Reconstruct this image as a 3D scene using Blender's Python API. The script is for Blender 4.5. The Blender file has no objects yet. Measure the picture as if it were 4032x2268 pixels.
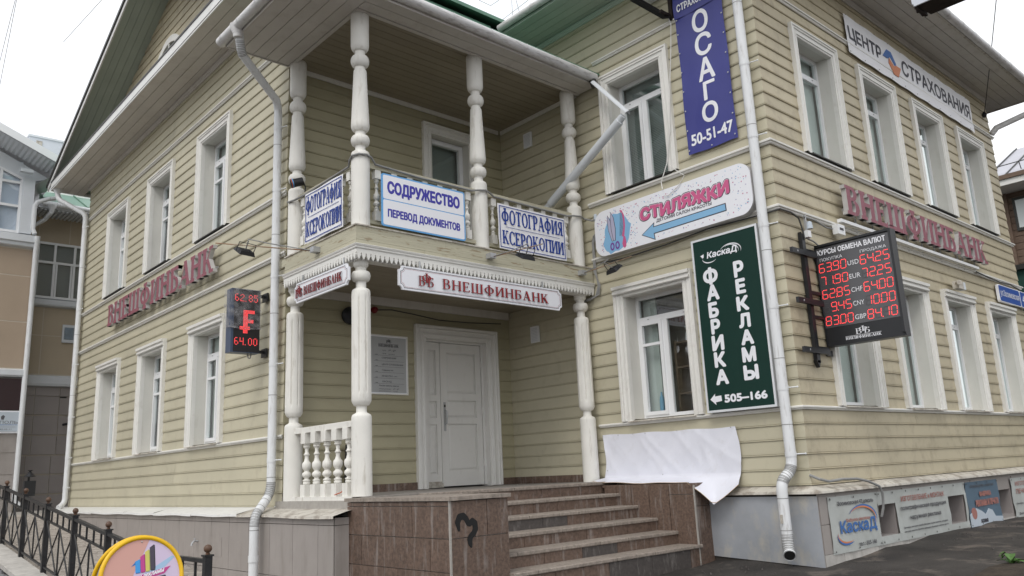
import bpy, math, random
from math import sin, cos, pi, radians, sqrt, hypot, atan2
random.seed(7)
scene = bpy.context.scene
COL = scene.collection
# ---------------------------------------------------------------- camera, sky, sun, exposure
W, D, DD, EE = 4.13, 5.22, 2.048, .111
CP = (-5.0641, -10.2574, .1466)
yaw, pitch, roll = radians(47.774), radians(12.740), radians(-2.671)
fv = (cos(yaw)*cos(pitch), sin(yaw)*cos(pitch), sin(pitch))
rv = (sin(yaw), -cos(yaw), 0.)
uv = (rv[1]*fv[2]-rv[2]*fv[1], rv[2]*fv[0]-rv[0]*fv[2], rv[0]*fv[1]-rv[1]*fv[0])
r2 = [rv[i]*cos(roll)+uv[i]*sin(roll) for i in range(3)]
u2 = [-rv[i]*sin(roll)+uv[i]*cos(roll) for i in range(3)]
from mathutils import Matrix, Vector
from mathutils.geometry import delaunay_2d_cdt as cdt, interpolate_bezier as interp
cam = bpy.data.objects.new('camera', bpy.data.cameras.new('camera'))
COL.objects.link(cam)
cam.matrix_world = Matrix(((r2[0], u2[0], -fv[0], CP[0]), (r2[1], u2[1], -fv[1], CP[1]), (r2[2], u2[2], -fv[2], CP[2]), (0, 0, 0, 1)))
cam.data.sensor_width = 36
cam.data.lens = 28.548
cam.data.clip_start = .05
cam.data.clip_end = 2000
scene.camera = cam
SUN_EL, SUN_AZ = 50, 207          # direction the light comes from (azimuth measured from +x, counter-clockwise)
world = bpy.data.worlds.new('World'); scene.world = world; world.use_nodes = True
wn = world.node_tree; wn.nodes.clear()
sky = wn.nodes.new('ShaderNodeTexSky'); sky.sky_type = 'NISHITA'; sky.sun_disc = False
sky.sun_elevation = radians(SUN_EL); sky.sun_rotation = radians(90-SUN_AZ)
sky.dust_density = 4
geo = wn.nodes.new('ShaderNodeTexCoord')
nz = wn.nodes.new('ShaderNodeTexNoise'); nz.inputs['Scale'].default_value = 2.2; nz.inputs['Detail'].default_value = 5
wn.links.new(geo.outputs['Generated'], nz.inputs['Vector'])
ramp = wn.nodes.new('ShaderNodeValToRGB')      # cloud deck: pale greys, physically as bright as the clear sky it hides
ramp.color_ramp.elements[0].position = .3; ramp.color_ramp.elements[0].color = (.86, .89, .94, 1)
ramp.color_ramp.elements[1].position = .72; ramp.color_ramp.elements[1].color = (1, 1, 1, 1)
wn.links.new(nz.outputs['Fac'], ramp.inputs['Fac'])
sc_ = wn.nodes.new('ShaderNodeVectorMath'); sc_.operation = 'SCALE'; sc_.inputs['Scale'].default_value = 11.0
wn.links.new(ramp.outputs['Color'], sc_.inputs[0])
mx = wn.nodes.new('ShaderNodeMix'); mx.data_type = 'RGBA'; mx.inputs['Factor'].default_value = .9
wn.links.new(sky.outputs['Color'], mx.inputs[6]); wn.links.new(sc_.outputs[0], mx.inputs[7])
bg = wn.nodes.new('ShaderNodeBackground'); bg.inputs['Strength'].default_value = .11
wn.links.new(mx.outputs[2], bg.inputs['Color'])
wo = wn.nodes.new('ShaderNodeOutputWorld'); wn.links.new(bg.outputs[0], wo.inputs['Surface'])
sl = bpy.data.lights.new('sun', 'SUN'); sl.energy = 1.0; sl.angle = radians(25); sl.color = (1, .97, .93)
so = bpy.data.objects.new('sun', sl); COL.objects.link(so); so.location = (-20, -30, 40)
sd = Vector((cos(radians(SUN_AZ))*cos(radians(SUN_EL)), sin(radians(SUN_AZ))*cos(radians(SUN_EL)), sin(radians(SUN_EL))))
so.rotation_euler = sd.to_track_quat('Z', 'Y').to_euler()
vs = scene.view_settings
vs.view_transform = 'Standard'; vs.look = 'None'; vs.exposure = .2; vs.gamma = 1; vs.use_curve_mapping = False
scene.cycles.max_bounces = 8; scene.cycles.diffuse_bounces = 4; scene.cycles.transparent_max_bounces = 12

# ---------------------------------------------------------------- materials
def lin(h):
    h = h.lstrip('#'); o = []
    for i in (0, 2, 4):
        c = int(h[i:i+2], 16)/255; o.append(c/12.92 if c <= .04045 else ((c+.055)/1.055)**2.4)
    return tuple(o)
MATS = {}
def mat(name, col, rough=.6, var=.0, scale=3., bump=0., bscale=40., metal=0., stain=None, stains=(1., 1., .25), samt=.0, sth=(.5, .75), rnd=0., spec=.4, streak=(1, 1, 1), emit=None, estr=0., alpha=None):
    """procedural principled material in world space: broad colour variation, fine relief, dirt stains"""
    m = bpy.data.materials.new(name); m.use_nodes = True; nt = m.node_tree; N = nt.nodes; L = nt.links
    b = N['Principled BSDF']; b.inputs['Roughness'].default_value = rough; b.inputs['Metallic'].default_value = metal
    b.inputs['Specular IOR Level'].default_value = spec
    g = N.new('ShaderNodeNewGeometry')
    def noise(s, det=4, vec=(1, 1, 1), r=.55):
        mp = N.new('ShaderNodeMapping'); mp.inputs['Scale'].default_value = vec; L.new(g.outputs['Position'], mp.inputs['Vector'])
        n = N.new('ShaderNodeTexNoise'); n.inputs['Scale'].default_value = s; n.inputs['Detail'].default_value = det; n.inputs['Roughness'].default_value = r
        L.new(mp.outputs[0], n.inputs['Vector']); return n.outputs['Fac']
    cur = None
    c = N.new('ShaderNodeRGB'); c.outputs[0].default_value = (*col, 1); cur = c.outputs[0]
    if var or rnd:
        hv = N.new('ShaderNodeHueSaturation'); L.new(cur, hv.inputs['Color'])
        mr = N.new('ShaderNodeMapRange'); mr.inputs['From Min'].default_value = .3; mr.inputs['From Max'].default_value = .7
        mr.inputs['To Min'].default_value = 1-var; mr.inputs['To Max'].default_value = 1+var
        L.new(noise(scale, 6, streak), mr.inputs['Value']); val = mr.outputs[0]
        if rnd:
            oi = N.new('ShaderNodeObjectInfo'); m2 = N.new('ShaderNodeMapRange'); m2.inputs['To Min'].default_value = 1-rnd; m2.inputs['To Max'].default_value = 1+rnd
            L.new(oi.outputs['Random'], m2.inputs['Value']); mu = N.new('ShaderNodeMath'); mu.operation = 'MULTIPLY'
            L.new(val, mu.inputs[0]); L.new(m2.outputs[0], mu.inputs[1]); val = mu.outputs[0]
        L.new(val, hv.inputs['Value']); cur = hv.outputs[0]
    if stain is not None:
        mr = N.new('ShaderNodeMapRange'); mr.inputs['From Min'].default_value = sth[0]; mr.inputs['From Max'].default_value = sth[1]
        mr.inputs['To Min'].default_value = 0; mr.inputs['To Max'].default_value = samt; mr.clamp = True
        L.new(noise(4.5, 8, stains, .65), mr.inputs['Value'])
        mm = N.new('ShaderNodeMix'); mm.data_type = 'RGBA'; L.new(mr.outputs[0], mm.inputs['Factor'])
        L.new(cur, mm.inputs[6]); mm.inputs[7].default_value = (*stain, 1); cur = mm.outputs[2]
    L.new(cur, b.inputs['Base Color'])
    if bump:
        bp_ = N.new('ShaderNodeBump'); bp_.inputs['Strength'].default_value = bump; bp_.inputs['Distance'].default_value = .01
        L.new(noise(bscale, 5, streak), bp_.inputs['Height']); L.new(bp_.outputs[0], b.inputs['Normal'])
    if emit:
        b.inputs['Emission Color'].default_value = (*emit, 1); b.inputs['Emission Strength'].default_value = estr
    MATS[name] = m
    return m
DIRT = (.16, .13, .10)
mat('siding', (.505, .470, .350), .55, .06, 1.3, .08, 30, stain=(.26, .225, .16), samt=.34, sth=(.54, .80), stains=(1.1, 1.1, .9), rnd=.055)
mat('siding_right', (.485, .43, .305), .55, .06, 1.3, .10, 30, stain=(.22, .175, .12), samt=.5, sth=(.50, .76), stains=(1.2, 1.2, 1.), rnd=.07)
mat('siding_shaded', (.385, .355, .24), .55, .06, 1.3, .12, 30, stain=(.22, .18, .11), samt=.3, sth=(.52, .8), stains=(.5, .5, 2.2), rnd=.04)  # porch-wall clapboard, base colour darkened to deepen the porch shade
mat('siding_wood', (.47, .445, .335), .7, .10, 2.2, .35, 16, stain=(.27, .20, .12), samt=.85, sth=(.57, .64), stains=(.9, .9, 6.), streak=(.5, .5, 7))
mat('sheathing', (.10, .09, .06), .9)
mat('trim', (.75, .74, .70), .5, .03, 2., .1, 25, stain=(.34, .29, .22), samt=.32, sth=(.54, .8), stains=(2, 2, 2))
mat('reveal', (.66, .65, .60), .6, .04, 2., .05, 25, stain=(.34, .30, .24), samt=.35, sth=(.55, .85), stains=(2, 2, .6))
mat('column', (.755, .74, .69), .55, .05, 3., .15, 30, stain=(.33, .28, .21), samt=.6, sth=(.55, .75), stains=(3, 3, .5))
mat('pvc', (.80, .81, .82), .3, .02, 2., stain=(.45, .42, .38), samt=.25, sth=(.6, .85))
mat('pipe', (.72, .735, .745), .38, .03, 4., .05, 12, stain=(.25, .22, .19), samt=.6, sth=(.55, .75), stains=(6, 6, .8))
mat('gutter', (.66, .655, .65), .4, .04, 4., .05, 12, stain=(.22, .19, .17), samt=.65, sth=(.5, .72), stains=(1.2, 1.2, 8))
mat('soffit', (.60, .575, .535), .65, .05, 2., .1, 20, stain=(.25, .20, .15), samt=.35, sth=(.52, .8), rnd=.04)
mat('soffit_green', (.44, .51, .45), .6, .05, 2., .1, 20, rnd=.05)
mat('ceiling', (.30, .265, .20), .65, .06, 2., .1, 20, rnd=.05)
mat('roof_green', (.12, .235, .17), .45, .08, 2.)
mat('flash_dark', (.05, .05, .045), .5)
mat('flash_white', (.74, .74, .72), .45, .03, 3, .1, 9, stain=(.42, .38, .32), samt=.35, sth=(.52, .75), stains=(1.5, 1.5, 1.5))
mat('flash_worn', (.55, .52, .46), .55, .08, 3, .25, 9, stain=(.25, .21, .17), samt=.75, sth=(.46, .62), stains=(1.6, 1.6, 1.6))
mat('granite', (.128, .086, .065), .62, .34, 30, .2, 60, stain=(.36, .33, .31), samt=.55, sth=(.54, .70), stains=(2.8, 2.8, .4), rnd=.08)
mat('granite_dark', (.075, .065, .06), .6, .2, 30, .12, 60, stain=(.3, .28, .26), samt=.5, sth=(.55, .7), stains=(2.6, 2.6, .6), rnd=.1)
mat('granite_light', (.275, .235, .20), .7, .28, 26, .2, 50, stain=(.17, .14, .12), samt=.5, sth=(.50, .72), stains=(2, 2, 2), rnd=.07)
mat('floor_slab', (.24, .22, .20), .7, .12, 20, .2, 50, stain=(.13, .11, .1), samt=.5, rnd=.06)
mat('mortar', (.36, .34, .31), .9, .1, 12, .4, 60)
mat('joint_dark', (.04, .035, .03), .9)
mat('tile', (.335, .305, .285), .42, .05, 3, .02, 60, stain=(.2, .18, .155), samt=.5, sth=(.52, .75), rnd=.03)
mat('tile_dark', (.33, .30, .29), .45, .04, 3, .02, 60, rnd=.05)
mat('panel_tan', (.40, .315, .235), .55, .04, 1.5, .04, 60, rnd=.03)
mat('panel_tan_lifted', (.46, .385, .285), .55, .05, 1.5, .04, 60, rnd=.03)  # same tan cladding, colour lightened to offset shade on the rear wall
mat('joint_light', (.55, .50, .42), .7)
mat('zinc', (.40, .42, .45), .42, .16, 1.6, .12, 5, metal=.3, stain=(.56, .53, .46), samt=.8, sth=(.5, .68), stains=(.8, .8, .5))
mat('ledge', (.66, .69, .72), .4, .03, 3)
mat('white_panel', (.60, .63, .68), .45, .02, 3)
mat('asphalt', (.042, .037, .033), .8, .45, 1.3, 1., 45, stain=(.155, .13, .11), samt=.7, sth=(.53, .64), stains=(.35, .35, .35))
mat('soil', (.045, .034, .024), .95, .4, 8, 1., 30)
mat('paver', (.40, .36, .32), .75, .14, 9, .35, 40, stain=(.2, .17, .14), samt=.4, rnd=.16)
mat('kerb', (.47, .45, .42), .75, .12, 9, .35, 40, stain=(.24, .22, .19), samt=.5, rnd=.06)
mat('grey_stone', (.20, .20, .205), .7, .3, 5, .35, 30, stain=(.42, .42, .42), samt=.6, rnd=.1, stains=(3, 3, .8))
mat('iron', (.018, .018, .02), .42, .3, 9, .3, 30, stain=(.12, .075, .05), samt=.5, sth=(.6, .75), stains=(5, 5, 5))
mat('finial', (.11, .062, .04), .45, .3, 12, .2, 40)
mat('black', (.018, .019, .022), .38, .1, 5)
mat('black_matte', (.01, .01, .01), .7)
mat('steel', (.45, .46, .47), .4, .05, 6, metal=.4)
mat('rusty', (.34, .27, .20), .7, .25, 8, stain=(.30, .13, .05), samt=.8, sth=(.45, .6))
mat('cable', (.27, .27, .265), .6, .1, 6)
mat('cable_white', (.70, .69, .66), .5)
mat('cable_dark', (.05, .05, .05), .6)
mat('door', (.70, .69, .66), .5, .02, 3, .08, 30, stain=(.42, .38, .33), samt=.22, sth=(.56, .75), stains=(2, 2, 1))
mat('mauve', (.265, .088, .115), .55, .06, 5)
mat('letter_side', (.50, .49, .485), .5, .05, 6, stain=(.45, .42, .4), samt=.4)
mat('red_letter', (.33, .02, .025), .35)
mat('sign_white', (.82, .83, .87), .35, .01, 2)
mat('vinyl_white', (.75, .76, .83), .42, .03, 1.5, .45, 5, stain=(.55, .53, .53), samt=.4, sth=(.55, .8), stains=(1.5, 1.5, 1.5))
mat('vinyl_back', (.50, .36, .22), .6)
mat('banner_white', (.82, .82, .84), .45, .03, 3, .25, 6)
mat('banner_blue', (.047, .052, .24), .4, .07, 1.5, .25, 3)
mat('dark_text', (.05, .05, .065), .5)
mat('blue_text', (.010, .045, .28), .5)
mat('indigo_text', (.05, .045, .36), .5)
mat('sky_blue', (.13, .38, .72), .5)
mat('light_blue', (.24, .47, .70), .45)
mat('pink', (.60, .115, .26), .45)
mat('dot_pink', (.55, .25, .36), .5); mat('dot_lilac', (.42, .36, .55), .5); mat('dot_blue', (.35, .52, .68), .5)
mat('purple', (.19, .05, .32), .5)
mat('lilac_grey', (.45, .44, .58), .5)
mat('sign_green', (.007, .034, .026), .5, .05, 3, spec=.2)
mat('alu', (.70, .72, .74), .35, .03, 4, metal=.2)
mat('screen', (.075, .075, .082), .22, .03, 3, spec=.6)
mat('led_red', (.4, .02, .02), .5, emit=(1., .07, .075), estr=1.35)
mat('led_off', (.085, .078, .085), .5)
mat('led_board', (.02, .018, .02), .5)
mat('navy_metal', (.06, .085, .14), .4)
mat('film', (.50, .50, .52), .25)
mat('street_blue', (.035, .09, .36), .35)
mat('basement_banner', (.47, .49, .47), .5, .05, 2, .3, 5, stain=(.36, .37, .34), samt=.5, sth=(.45, .7), stains=(1, 1, 1))
mat('banner_teal', (.10, .155, .21), .5, .05, 2, .3, 5)
mat('tooth_white', (.50, .56, .62), .5)
mat('faded_red', (.38, .17, .145), .5); mat('faded_blue', (.06, .16, .42), .5); mat('faded_grey', (.10, .10, .11), .5); mat('orange', (.62, .22, .10), .5)
mat('dark_plum', (.032, .016, .018), .4)
mat('plaque', (.42, .43, .43), .3)
mat('plaque_text', (.08, .08, .085), .5)
mat('yellow', (.78, .47, .01), .32, .04, 6, .1, 20)
mat('sg_salmon', (.60, .33, .28), .4); mat('sg_lilac', (.60, .50, .66), .4); mat('sg_blue', (.34, .50, .68), .4); mat('sg_mag', (.50, .055, .25), .4)
mat('sg_cyan', (.05, .30, .68), .4); mat('sg_yel', (.60, .55, .13), .4); mat('sg_dark', (.06, .05, .075), .4); mat('sg_cyan2', (.03, .15, .42), .4); mat('sg_mag2', (.30, .03, .15), .4); mat('sg_yel2', (.35, .36, .09), .4)
mat('alarm_red', (.16, .008, .012), .3)
mat('blind', (.72, .76, .75), .6, .03, 2)
mat('blind_dark', (.36, .40, .40), .6)
mat('sky_backing', (.74, .79, .85), .6)  # pale blue standing in for sky reflected in the office windows
mat('leaf', (.07, .15, .035), .55, .2, 20)
mat('brown_wood', (.155, .105, .075), .7, .15, 3, .3, 20, streak=(1, 1, 8))
mat('roof_metal', (.42, .42, .46), .4, .05, 2)
mat('canopy_green', (.03, .09, .07), .5)
mat('burnt', (.022, .015, .012), .85, .4, 6, .8, 18)
mat('orange_cable', (.50, .13, .07), .5)
def glass(name, tint, refl=1.):
    m = bpy.data.materials.new(name); m.use_nodes = True; nt = m.node_tree; N = nt.nodes; L = nt.links; N.clear()
    o = N.new('ShaderNodeOutputMaterial'); t = N.new('ShaderNodeBsdfTransparent'); t.inputs[0].default_value = (*tint, 1)
    g = N.new('ShaderNodeBsdfGlossy'); g.inputs['Roughness'].default_value = .015; g.inputs['Color'].default_value = (.94, .96, .96, 1)
    f = N.new('ShaderNodeFresnel'); f.inputs['IOR'].default_value = 2.2
    ge = N.new('ShaderNodeNewGeometry'); mp = N.new('ShaderNodeTexNoise'); mp.inputs['Scale'].default_value = 1.6
    L.new(ge.outputs['Position'], mp.inputs['Vector']); bu = N.new('ShaderNodeBump'); bu.inputs['Strength'].default_value = .25; bu.inputs['Distance'].default_value = .02
    L.new(mp.outputs['Fac'], bu.inputs['Height']); L.new(bu.outputs[0], g.inputs['Normal'])
    x = N.new('ShaderNodeMixShader'); bf = N.new('ShaderNodeMath'); bf.operation = 'SUBTRACT'; bf.inputs[0].default_value = 1; L.new(ge.outputs['Backfacing'], bf.inputs[1]); mu = N.new('ShaderNodeMath'); mu.operation = 'MULTIPLY'; L.new(f.outputs[0], mu.inputs[0]); L.new(bf.outputs[0], mu.inputs[1]); L.new(mu.outputs[0], x.inputs[0]); L.new(t.outputs[0], x.inputs[1]); L.new(g.outputs[0], x.inputs[2]); L.new(x.outputs[0], o.inputs[0])
    MATS[name] = m
glass('glass', (.90, .93, .92))
glass('glass_blue', (.78, .82, .86))
def film_mat():
    m = bpy.data.materials.new('plastic_film'); m.use_nodes = True; nt = m.node_tree; N = nt.nodes; L = nt.links; N.clear()
    o = N.new('ShaderNodeOutputMaterial'); t = N.new('ShaderNodeBsdfTransparent'); p = N.new('ShaderNodeBsdfPrincipled')
    p.inputs['Base Color'].default_value = (.42, .42, .44, 1); p.inputs['Roughness'].default_value = .2
    ge = N.new('ShaderNodeNewGeometry'); n = N.new('ShaderNodeTexNoise'); n.inputs['Scale'].default_value = 9; n.inputs['Detail'].default_value = 4
    L.new(ge.outputs['Position'], n.inputs['Vector']); r = N.new('ShaderNodeMapRange'); r.inputs['From Min'].default_value = .4; r.inputs['From Max'].default_value = .65
    r.inputs['To Min'].default_value = .08; r.inputs['To Max'].default_value = .5; L.new(n.outputs['Fac'], r.inputs['Value'])
    x = N.new('ShaderNodeMixShader'); L.new(r.outputs[0], x.inputs[0]); L.new(t.outputs[0], x.inputs[1]); L.new(p.outputs[0], x.inputs[2]); L.new(x.outputs[0], o.inputs[0])
    MATS['plastic_film'] = m
film_mat()

# ---------------------------------------------------------------- mesh helpers
class Fr:
    """plane frame: s to the viewer's right, d out of the plane, z up"""
    def __init__(self, o, right, n): self.o, self.r, self.n = o, right, n
    def P(self, s, d, z):
        return (self.o[0]+self.r[0]*s+self.n[0]*d, self.o[1]+self.r[1]*s+self.n[1]*d, self.o[2]+self.r[2]*s+self.n[2]*d+z)
def FX(x): return Fr((x, 0, 0), (0, -1, 0), (-1, 0, 0))     # faces -x, s = -y
def FY(y): return Fr((0, y, 0), (1, 0, 0), (0, -1, 0))      # faces -y, s = x
def FN(x): return Fr((x, 0, 0), (0, 1, 0), (1, 0, 0))
WPOS = {}; CACHE = {}; COUNT = {}
class MB:
    def __init__(self): self.v = []; self.f = []; self.m = []; self.s = []
    def add(self, pts, faces, m=0, smooth=False):
        n = len(self.v); self.v += [tuple(p) for p in pts]
        for f in faces: self.f.append(tuple(i+n for i in f)); self.m.append(m); self.s.append(smooth)
        return self
    def box(self, fr, s0, s1, d0, d1, z0, z1, m=0):
        P = fr.P
        pts = [P(s0, d0, z0), P(s1, d0, z0), P(s1, d1, z0), P(s0, d1, z0), P(s0, d0, z1), P(s1, d0, z1), P(s1, d1, z1), P(s0, d1, z1)]
        return self.add(pts, [(0, 1, 2, 3), (7, 6, 5, 4), (0, 4, 5, 1), (1, 5, 6, 2), (2, 6, 7, 3), (3, 7, 4, 0)], m)
    def wbox(self, x0, x1, y0, y1, z0, z1, m=0): return self.box(FY(0), x0, x1, -y1, -y0, z0, z1, m)
    def quad(self, pts, m=0): return self.add(pts, [tuple(range(len(pts)))], m)
    def ext(self, fr, poly, d0, d1, m=0, ms=None):
        """extrude polygon [(s,z)] from d0 (back) to d1 (front)"""
        n = len(poly); P = fr.P
        self.add([P(s, d1, z) for s, z in poly], [tuple(range(n))], m)
        self.add([P(s, d0, z) for s, z in poly]+[P(s, d1, z) for s, z in poly], [(i, (i+1) % n, n+(i+1) % n, n+i) for i in range(n)], m if ms is None else ms)
        return self
    def prism(self, fr, prof, s0, s1, m0=0, m1=0, m=0):
        """profile [(d,z)] closed, swept along s; m0/m1 = +1 outer mitre, -1 inner mitre"""
        n = len(prof)
        a = [fr.P(s0-m0*d, d, z) for d, z in prof]; b = [fr.P(s1+m1*d, d, z) for d, z in prof]
        self.add(a+b, [(i, (i+1) % n, n+(i+1) % n, n+i) for i in range(n)]+[tuple(range(n)), tuple(range(2*n-1, n-1, -1))], m)
        return self
    def tube(self, path, r, n=8, m=0, cap=True, closed=False):
        rs = r if isinstance(r, (list, tuple)) else [r]*len(path)
        vs = [Vector(p) for p in path]; k = len(vs); rings = []; up = None
        for i in range(k):
            if closed: t = (vs[(i+1) % k]-vs[i-1]).normalized()
            else:
                t = ((vs[min(i+1, k-1)]-vs[i]).normalized() if i < k-1 else Vector((0, 0, 0)))+((vs[i]-vs[i-1]).normalized() if i else Vector((0, 0, 0))); t.normalize()
            if up is None:
                up = Vector((0, 0, 1)) if abs(t.z) < .9 else Vector((1, 0, 0))
            a = (up-t*up.dot(t)).normalized(); up = a; b = t.cross(a)
            rings.append([vs[i]+(a*cos(2*pi*j/n)+b*sin(2*pi*j/n))*rs[i] for j in range(n)])
        pts = [p for rg in rings for p in rg]; fs = []
        for i in range(k if closed else k-1):
            i2 = (i+1) % k
            for j in range(n): fs.append((i*n+j, i*n+(j+1) % n, i2*n+(j+1) % n, i2*n+j))
        self.add(pts, fs, m, True)
        if cap and not closed: self.add(rings[0], [tuple(range(n))], m); self.add(rings[-1], [tuple(range(n-1, -1, -1))], m)
        return self
    def lathe(self, cx, cy, prof, n=32, m=0, flute=None):
        """prof [(z,r)]; flute=(count,z0,z1,depth)"""
        pts = []; fs = []
        for z, r in prof:
            for j in range(n):
                a = 2*pi*j/n; rr = r
                if flute:
                    c, z0, z1, dp = flute; ph = (a/(2*pi)*c) % 1.
                    if z0 <= z <= z1 and min(ph, 1-ph) < .12: rr = r-dp*(1 if min(ph, 1-ph) < .07 else .5)
                pts.append((cx+rr*cos(a), cy+rr*sin(a), z))
        for i in range(len(prof)-1):
            for j in range(n): fs.append((i*n+j, i*n+(j+1) % n, (i+1)*n+(j+1) % n, (i+1)*n+j))
        self.add(pts, fs, m, True)
        self.add(pts[:n], [tuple(range(n-1, -1, -1))], m); self.add(pts[-n:], [tuple(range(n))], m)
        return self
    def sphere(self, c, r, n=10, m=0, sz=1.):
        pr = [(c[2]+r*sz*sin(-pi/2+pi*i/(n//2+1)), max(.0008, r*cos(-pi/2+pi*i/(n//2+1)))) for i in range(n//2+2)]
        return self.lathe(c[0], c[1], pr, n, m)
    def build(self, name, mats, parent=None, label=None, cat=None, group=None, kind=None, sharp=True):
        if not self.v: return None
        if isinstance(mats, str): mats = [mats]
        xs = [v[0] for v in self.v]; ys = [v[1] for v in self.v]; zs = [v[2] for v in self.v]
        o = ((min(xs)+max(xs))/2, (min(ys)+max(ys))/2, min(zs))
        loc = [tuple(round(v[i]-o[i], 5) for i in range(3)) for v in self.v]
        key = (name, tuple(mats), tuple(loc), len(self.f)); me = CACHE.get(key)
        if me is None:
            me = bpy.data.meshes.new(name); me.from_pydata(loc, [], self.f)
            me.polygons.foreach_set('material_index', self.m); me.polygons.foreach_set('use_smooth', self.s)
            for mt in mats: me.materials.append(MATS[mt])
            if any(self.s) and sharp:
                try: me.set_sharp_from_angle(angle=radians(38))
                except Exception: pass
            me.update(); CACHE[key] = me
        ob = bpy.data.objects.new(name, me); COL.objects.link(ob); WPOS[ob.name] = o
        if parent is not None:
            p = WPOS[parent.name]; ob.parent = parent; ob.location = tuple(o[i]-p[i] for i in range(3))
        else: ob.location = o
        if label: ob['label'] = label
        if cat: ob['category'] = cat
        if group: ob['group'] = group
        if kind: ob['kind'] = kind
        return ob
def thing(name, label, cat, loc, group=None):
    o = bpy.data.objects.new(name, None); COL.objects.link(o); o.location = loc; o.empty_display_size = .1
    WPOS[o.name] = tuple(loc); o['label'] = label; o['category'] = cat
    if group: o['group'] = group
    return o
def arcpts(cx, cz, rx, rz, a0, a1, n): return [(cx+rx*cos(radians(a0+(a1-a0)*i/n)), cz+rz*sin(radians(a0+(a1-a0)*i/n))) for i in range(n+1)]
def rrect(s0, s1, z0, z1, r, n=6):
    return arcpts(s1-r, z0+r, r, r, -90, 0, n)+arcpts(s1-r, z1-r, r, r, 0, 90, n)+arcpts(s0+r, z1-r, r, r, 90, 180, n)+arcpts(s0+r, z0+r, r, r, 180, 270, n)
def notched(s0, s1, z0, z1, r, n=5):
    return arcpts(s0, z0, r, r, 90, 0, n)+arcpts(s1, z0, r, r, 180, 90, n)+arcpts(s1, z1, r, r, 270, 180, n)+arcpts(s0, z1, r, r, 360, 270, n)
def ring(mb, fr, poly, w, d, m=0, dth=.0012):
    """thin printed outline following a convex-ish polygon"""
    n = len(poly); cs = sum(p[0] for p in poly)/n; cz = sum(p[1] for p in poly)/n; inner = []
    for i in range(n):
        a, b, c = poly[i-1], poly[i], poly[(i+1) % n]
        t = (c[0]-a[0], c[1]-a[1]); L = hypot(*t) or 1; nx, nz = -t[1]/L, t[0]/L
        inner.append((b[0]+nx*w, b[1]+nz*w))
    for i in range(n):
        j = (i+1) % n
        mb.add([fr.P(poly[i][0], d, poly[i][1]), fr.P(poly[j][0], d, poly[j][1]), fr.P(inner[j][0], d, inner[j][1]), fr.P(inner[i][0], d, inner[i][1])], [(0, 1, 2, 3)], m)
# ---- lettering: built-in font
def text(fr, body, s0, s1, z0, z1, d, m, parent, bold=0., shear=0., name='lettering', ext=0., skew=None, keep=False, grow=0., dfun=None):
    cu = bpy.data.curves.new('t', 'FONT'); cu.body = body; cu.shear = shear
    if bold and not grow: grow = bold*(z1-z0)/.72*.8
    ob = bpy.data.objects.new('t', cu); COL.objects.link(ob)
    dg = bpy.context.evaluated_depsgraph_get(); oc = ob.to_curve(dg); loops = []
    for sp in oc.splines:
        P = sp.bezier_points; n = len(P); pts = []
        for i in range(n):
            p, q = P[i], P[(i+1) % n]
            str_ = (p.handle_right-p.co).cross(q.co-p.co).length < 1e-5 and (q.handle_left-q.co).cross(q.co-p.co).length < 1e-5
            pts += [(v.x, v.y) for v in interp(p.co, p.handle_right, q.handle_left, q.co, 2 if str_ else 5)[:-1]]
        cl = []
        for v in pts:
            if not cl or hypot(v[0]-cl[-1][0], v[1]-cl[-1][1]) > 1e-4: cl.append(v)
        if len(cl) > 2: loops.append(cl)
    ob.to_curve_clear(); bpy.data.objects.remove(ob); bpy.data.curves.remove(cu)
    if not loops: return None
    bx = sorted([(min(p[0] for p in l), max(p[0] for p in l), l) for l in loops], key=lambda q: q[0]); groups = []
    for lo, hi, l in bx:
        if groups and lo < groups[-1][0]: groups[-1][0] = max(groups[-1][0], hi); groups[-1][1].append(l)
        else: groups.append([hi, [l]])
    vs_ = []; fs = []
    for _, ls in groups:
        co = [Vector(p) for l in ls for p in l]; ed = []; o = 0
        for l in ls: ed += [(o+i, o+(i+1) % len(l)) for i in range(len(l))]; o += len(l)
        V2, E2, F2_, *_r = cdt(co, ed, [], 0, 1e-6); base = len(vs_); vs_ += [(v.x, v.y, 0) for v in V2]
        for f in F2_:
            cx = sum(V2[i].x for i in f)/len(f); cy = sum(V2[i].y for i in f)/len(f); w = 0
            for l in ls:
                for i in range(len(l)):
                    (xa, ya), (xb, yb) = l[i-1], l[i]
                    if (ya > cy) != (yb > cy) and cx < (xb-xa)*(cy-ya)/(yb-ya)+xa: w += 1 if yb > ya else -1
            if w: fs.append(tuple(base+i for i in f))
    if not vs_: return None
    x0 = min(v[0] for v in vs_); x1 = max(v[0] for v in vs_); y0 = min(v[1] for v in vs_); y1 = max(v[1] for v in vs_)
    ks = (s1-s0)/(x1-x0); kz = (z1-z0)/(y1-y0)
    if keep: kz = ks
    mb = MB()
    if grow: s0 += grow; s1 -= grow; z0 += grow; z1 -= grow; ks = (s1-s0)/(x1-x0); kz = (z1-z0)/(y1-y0)
    offs = [(0, 0)] if not grow else [(grow*cos(a*pi/5), grow*sin(a*pi/5)) for a in range(10)]+[(0, 0)]
    for q, (ox, oz) in enumerate(offs):
        pts = []
        for x, y, _ in vs_:
            s = s0+(x-x0)*ks+ox; z = z0+(y-y0)*kz+oz
            if skew: s, z = skew(s, z)
            pts.append(fr.P(s, (d if dfun is None else dfun(s, z))+q*.00006, z))
        mb.add(pts, fs, 0)
    return mb.build(name, m, parent)
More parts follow.
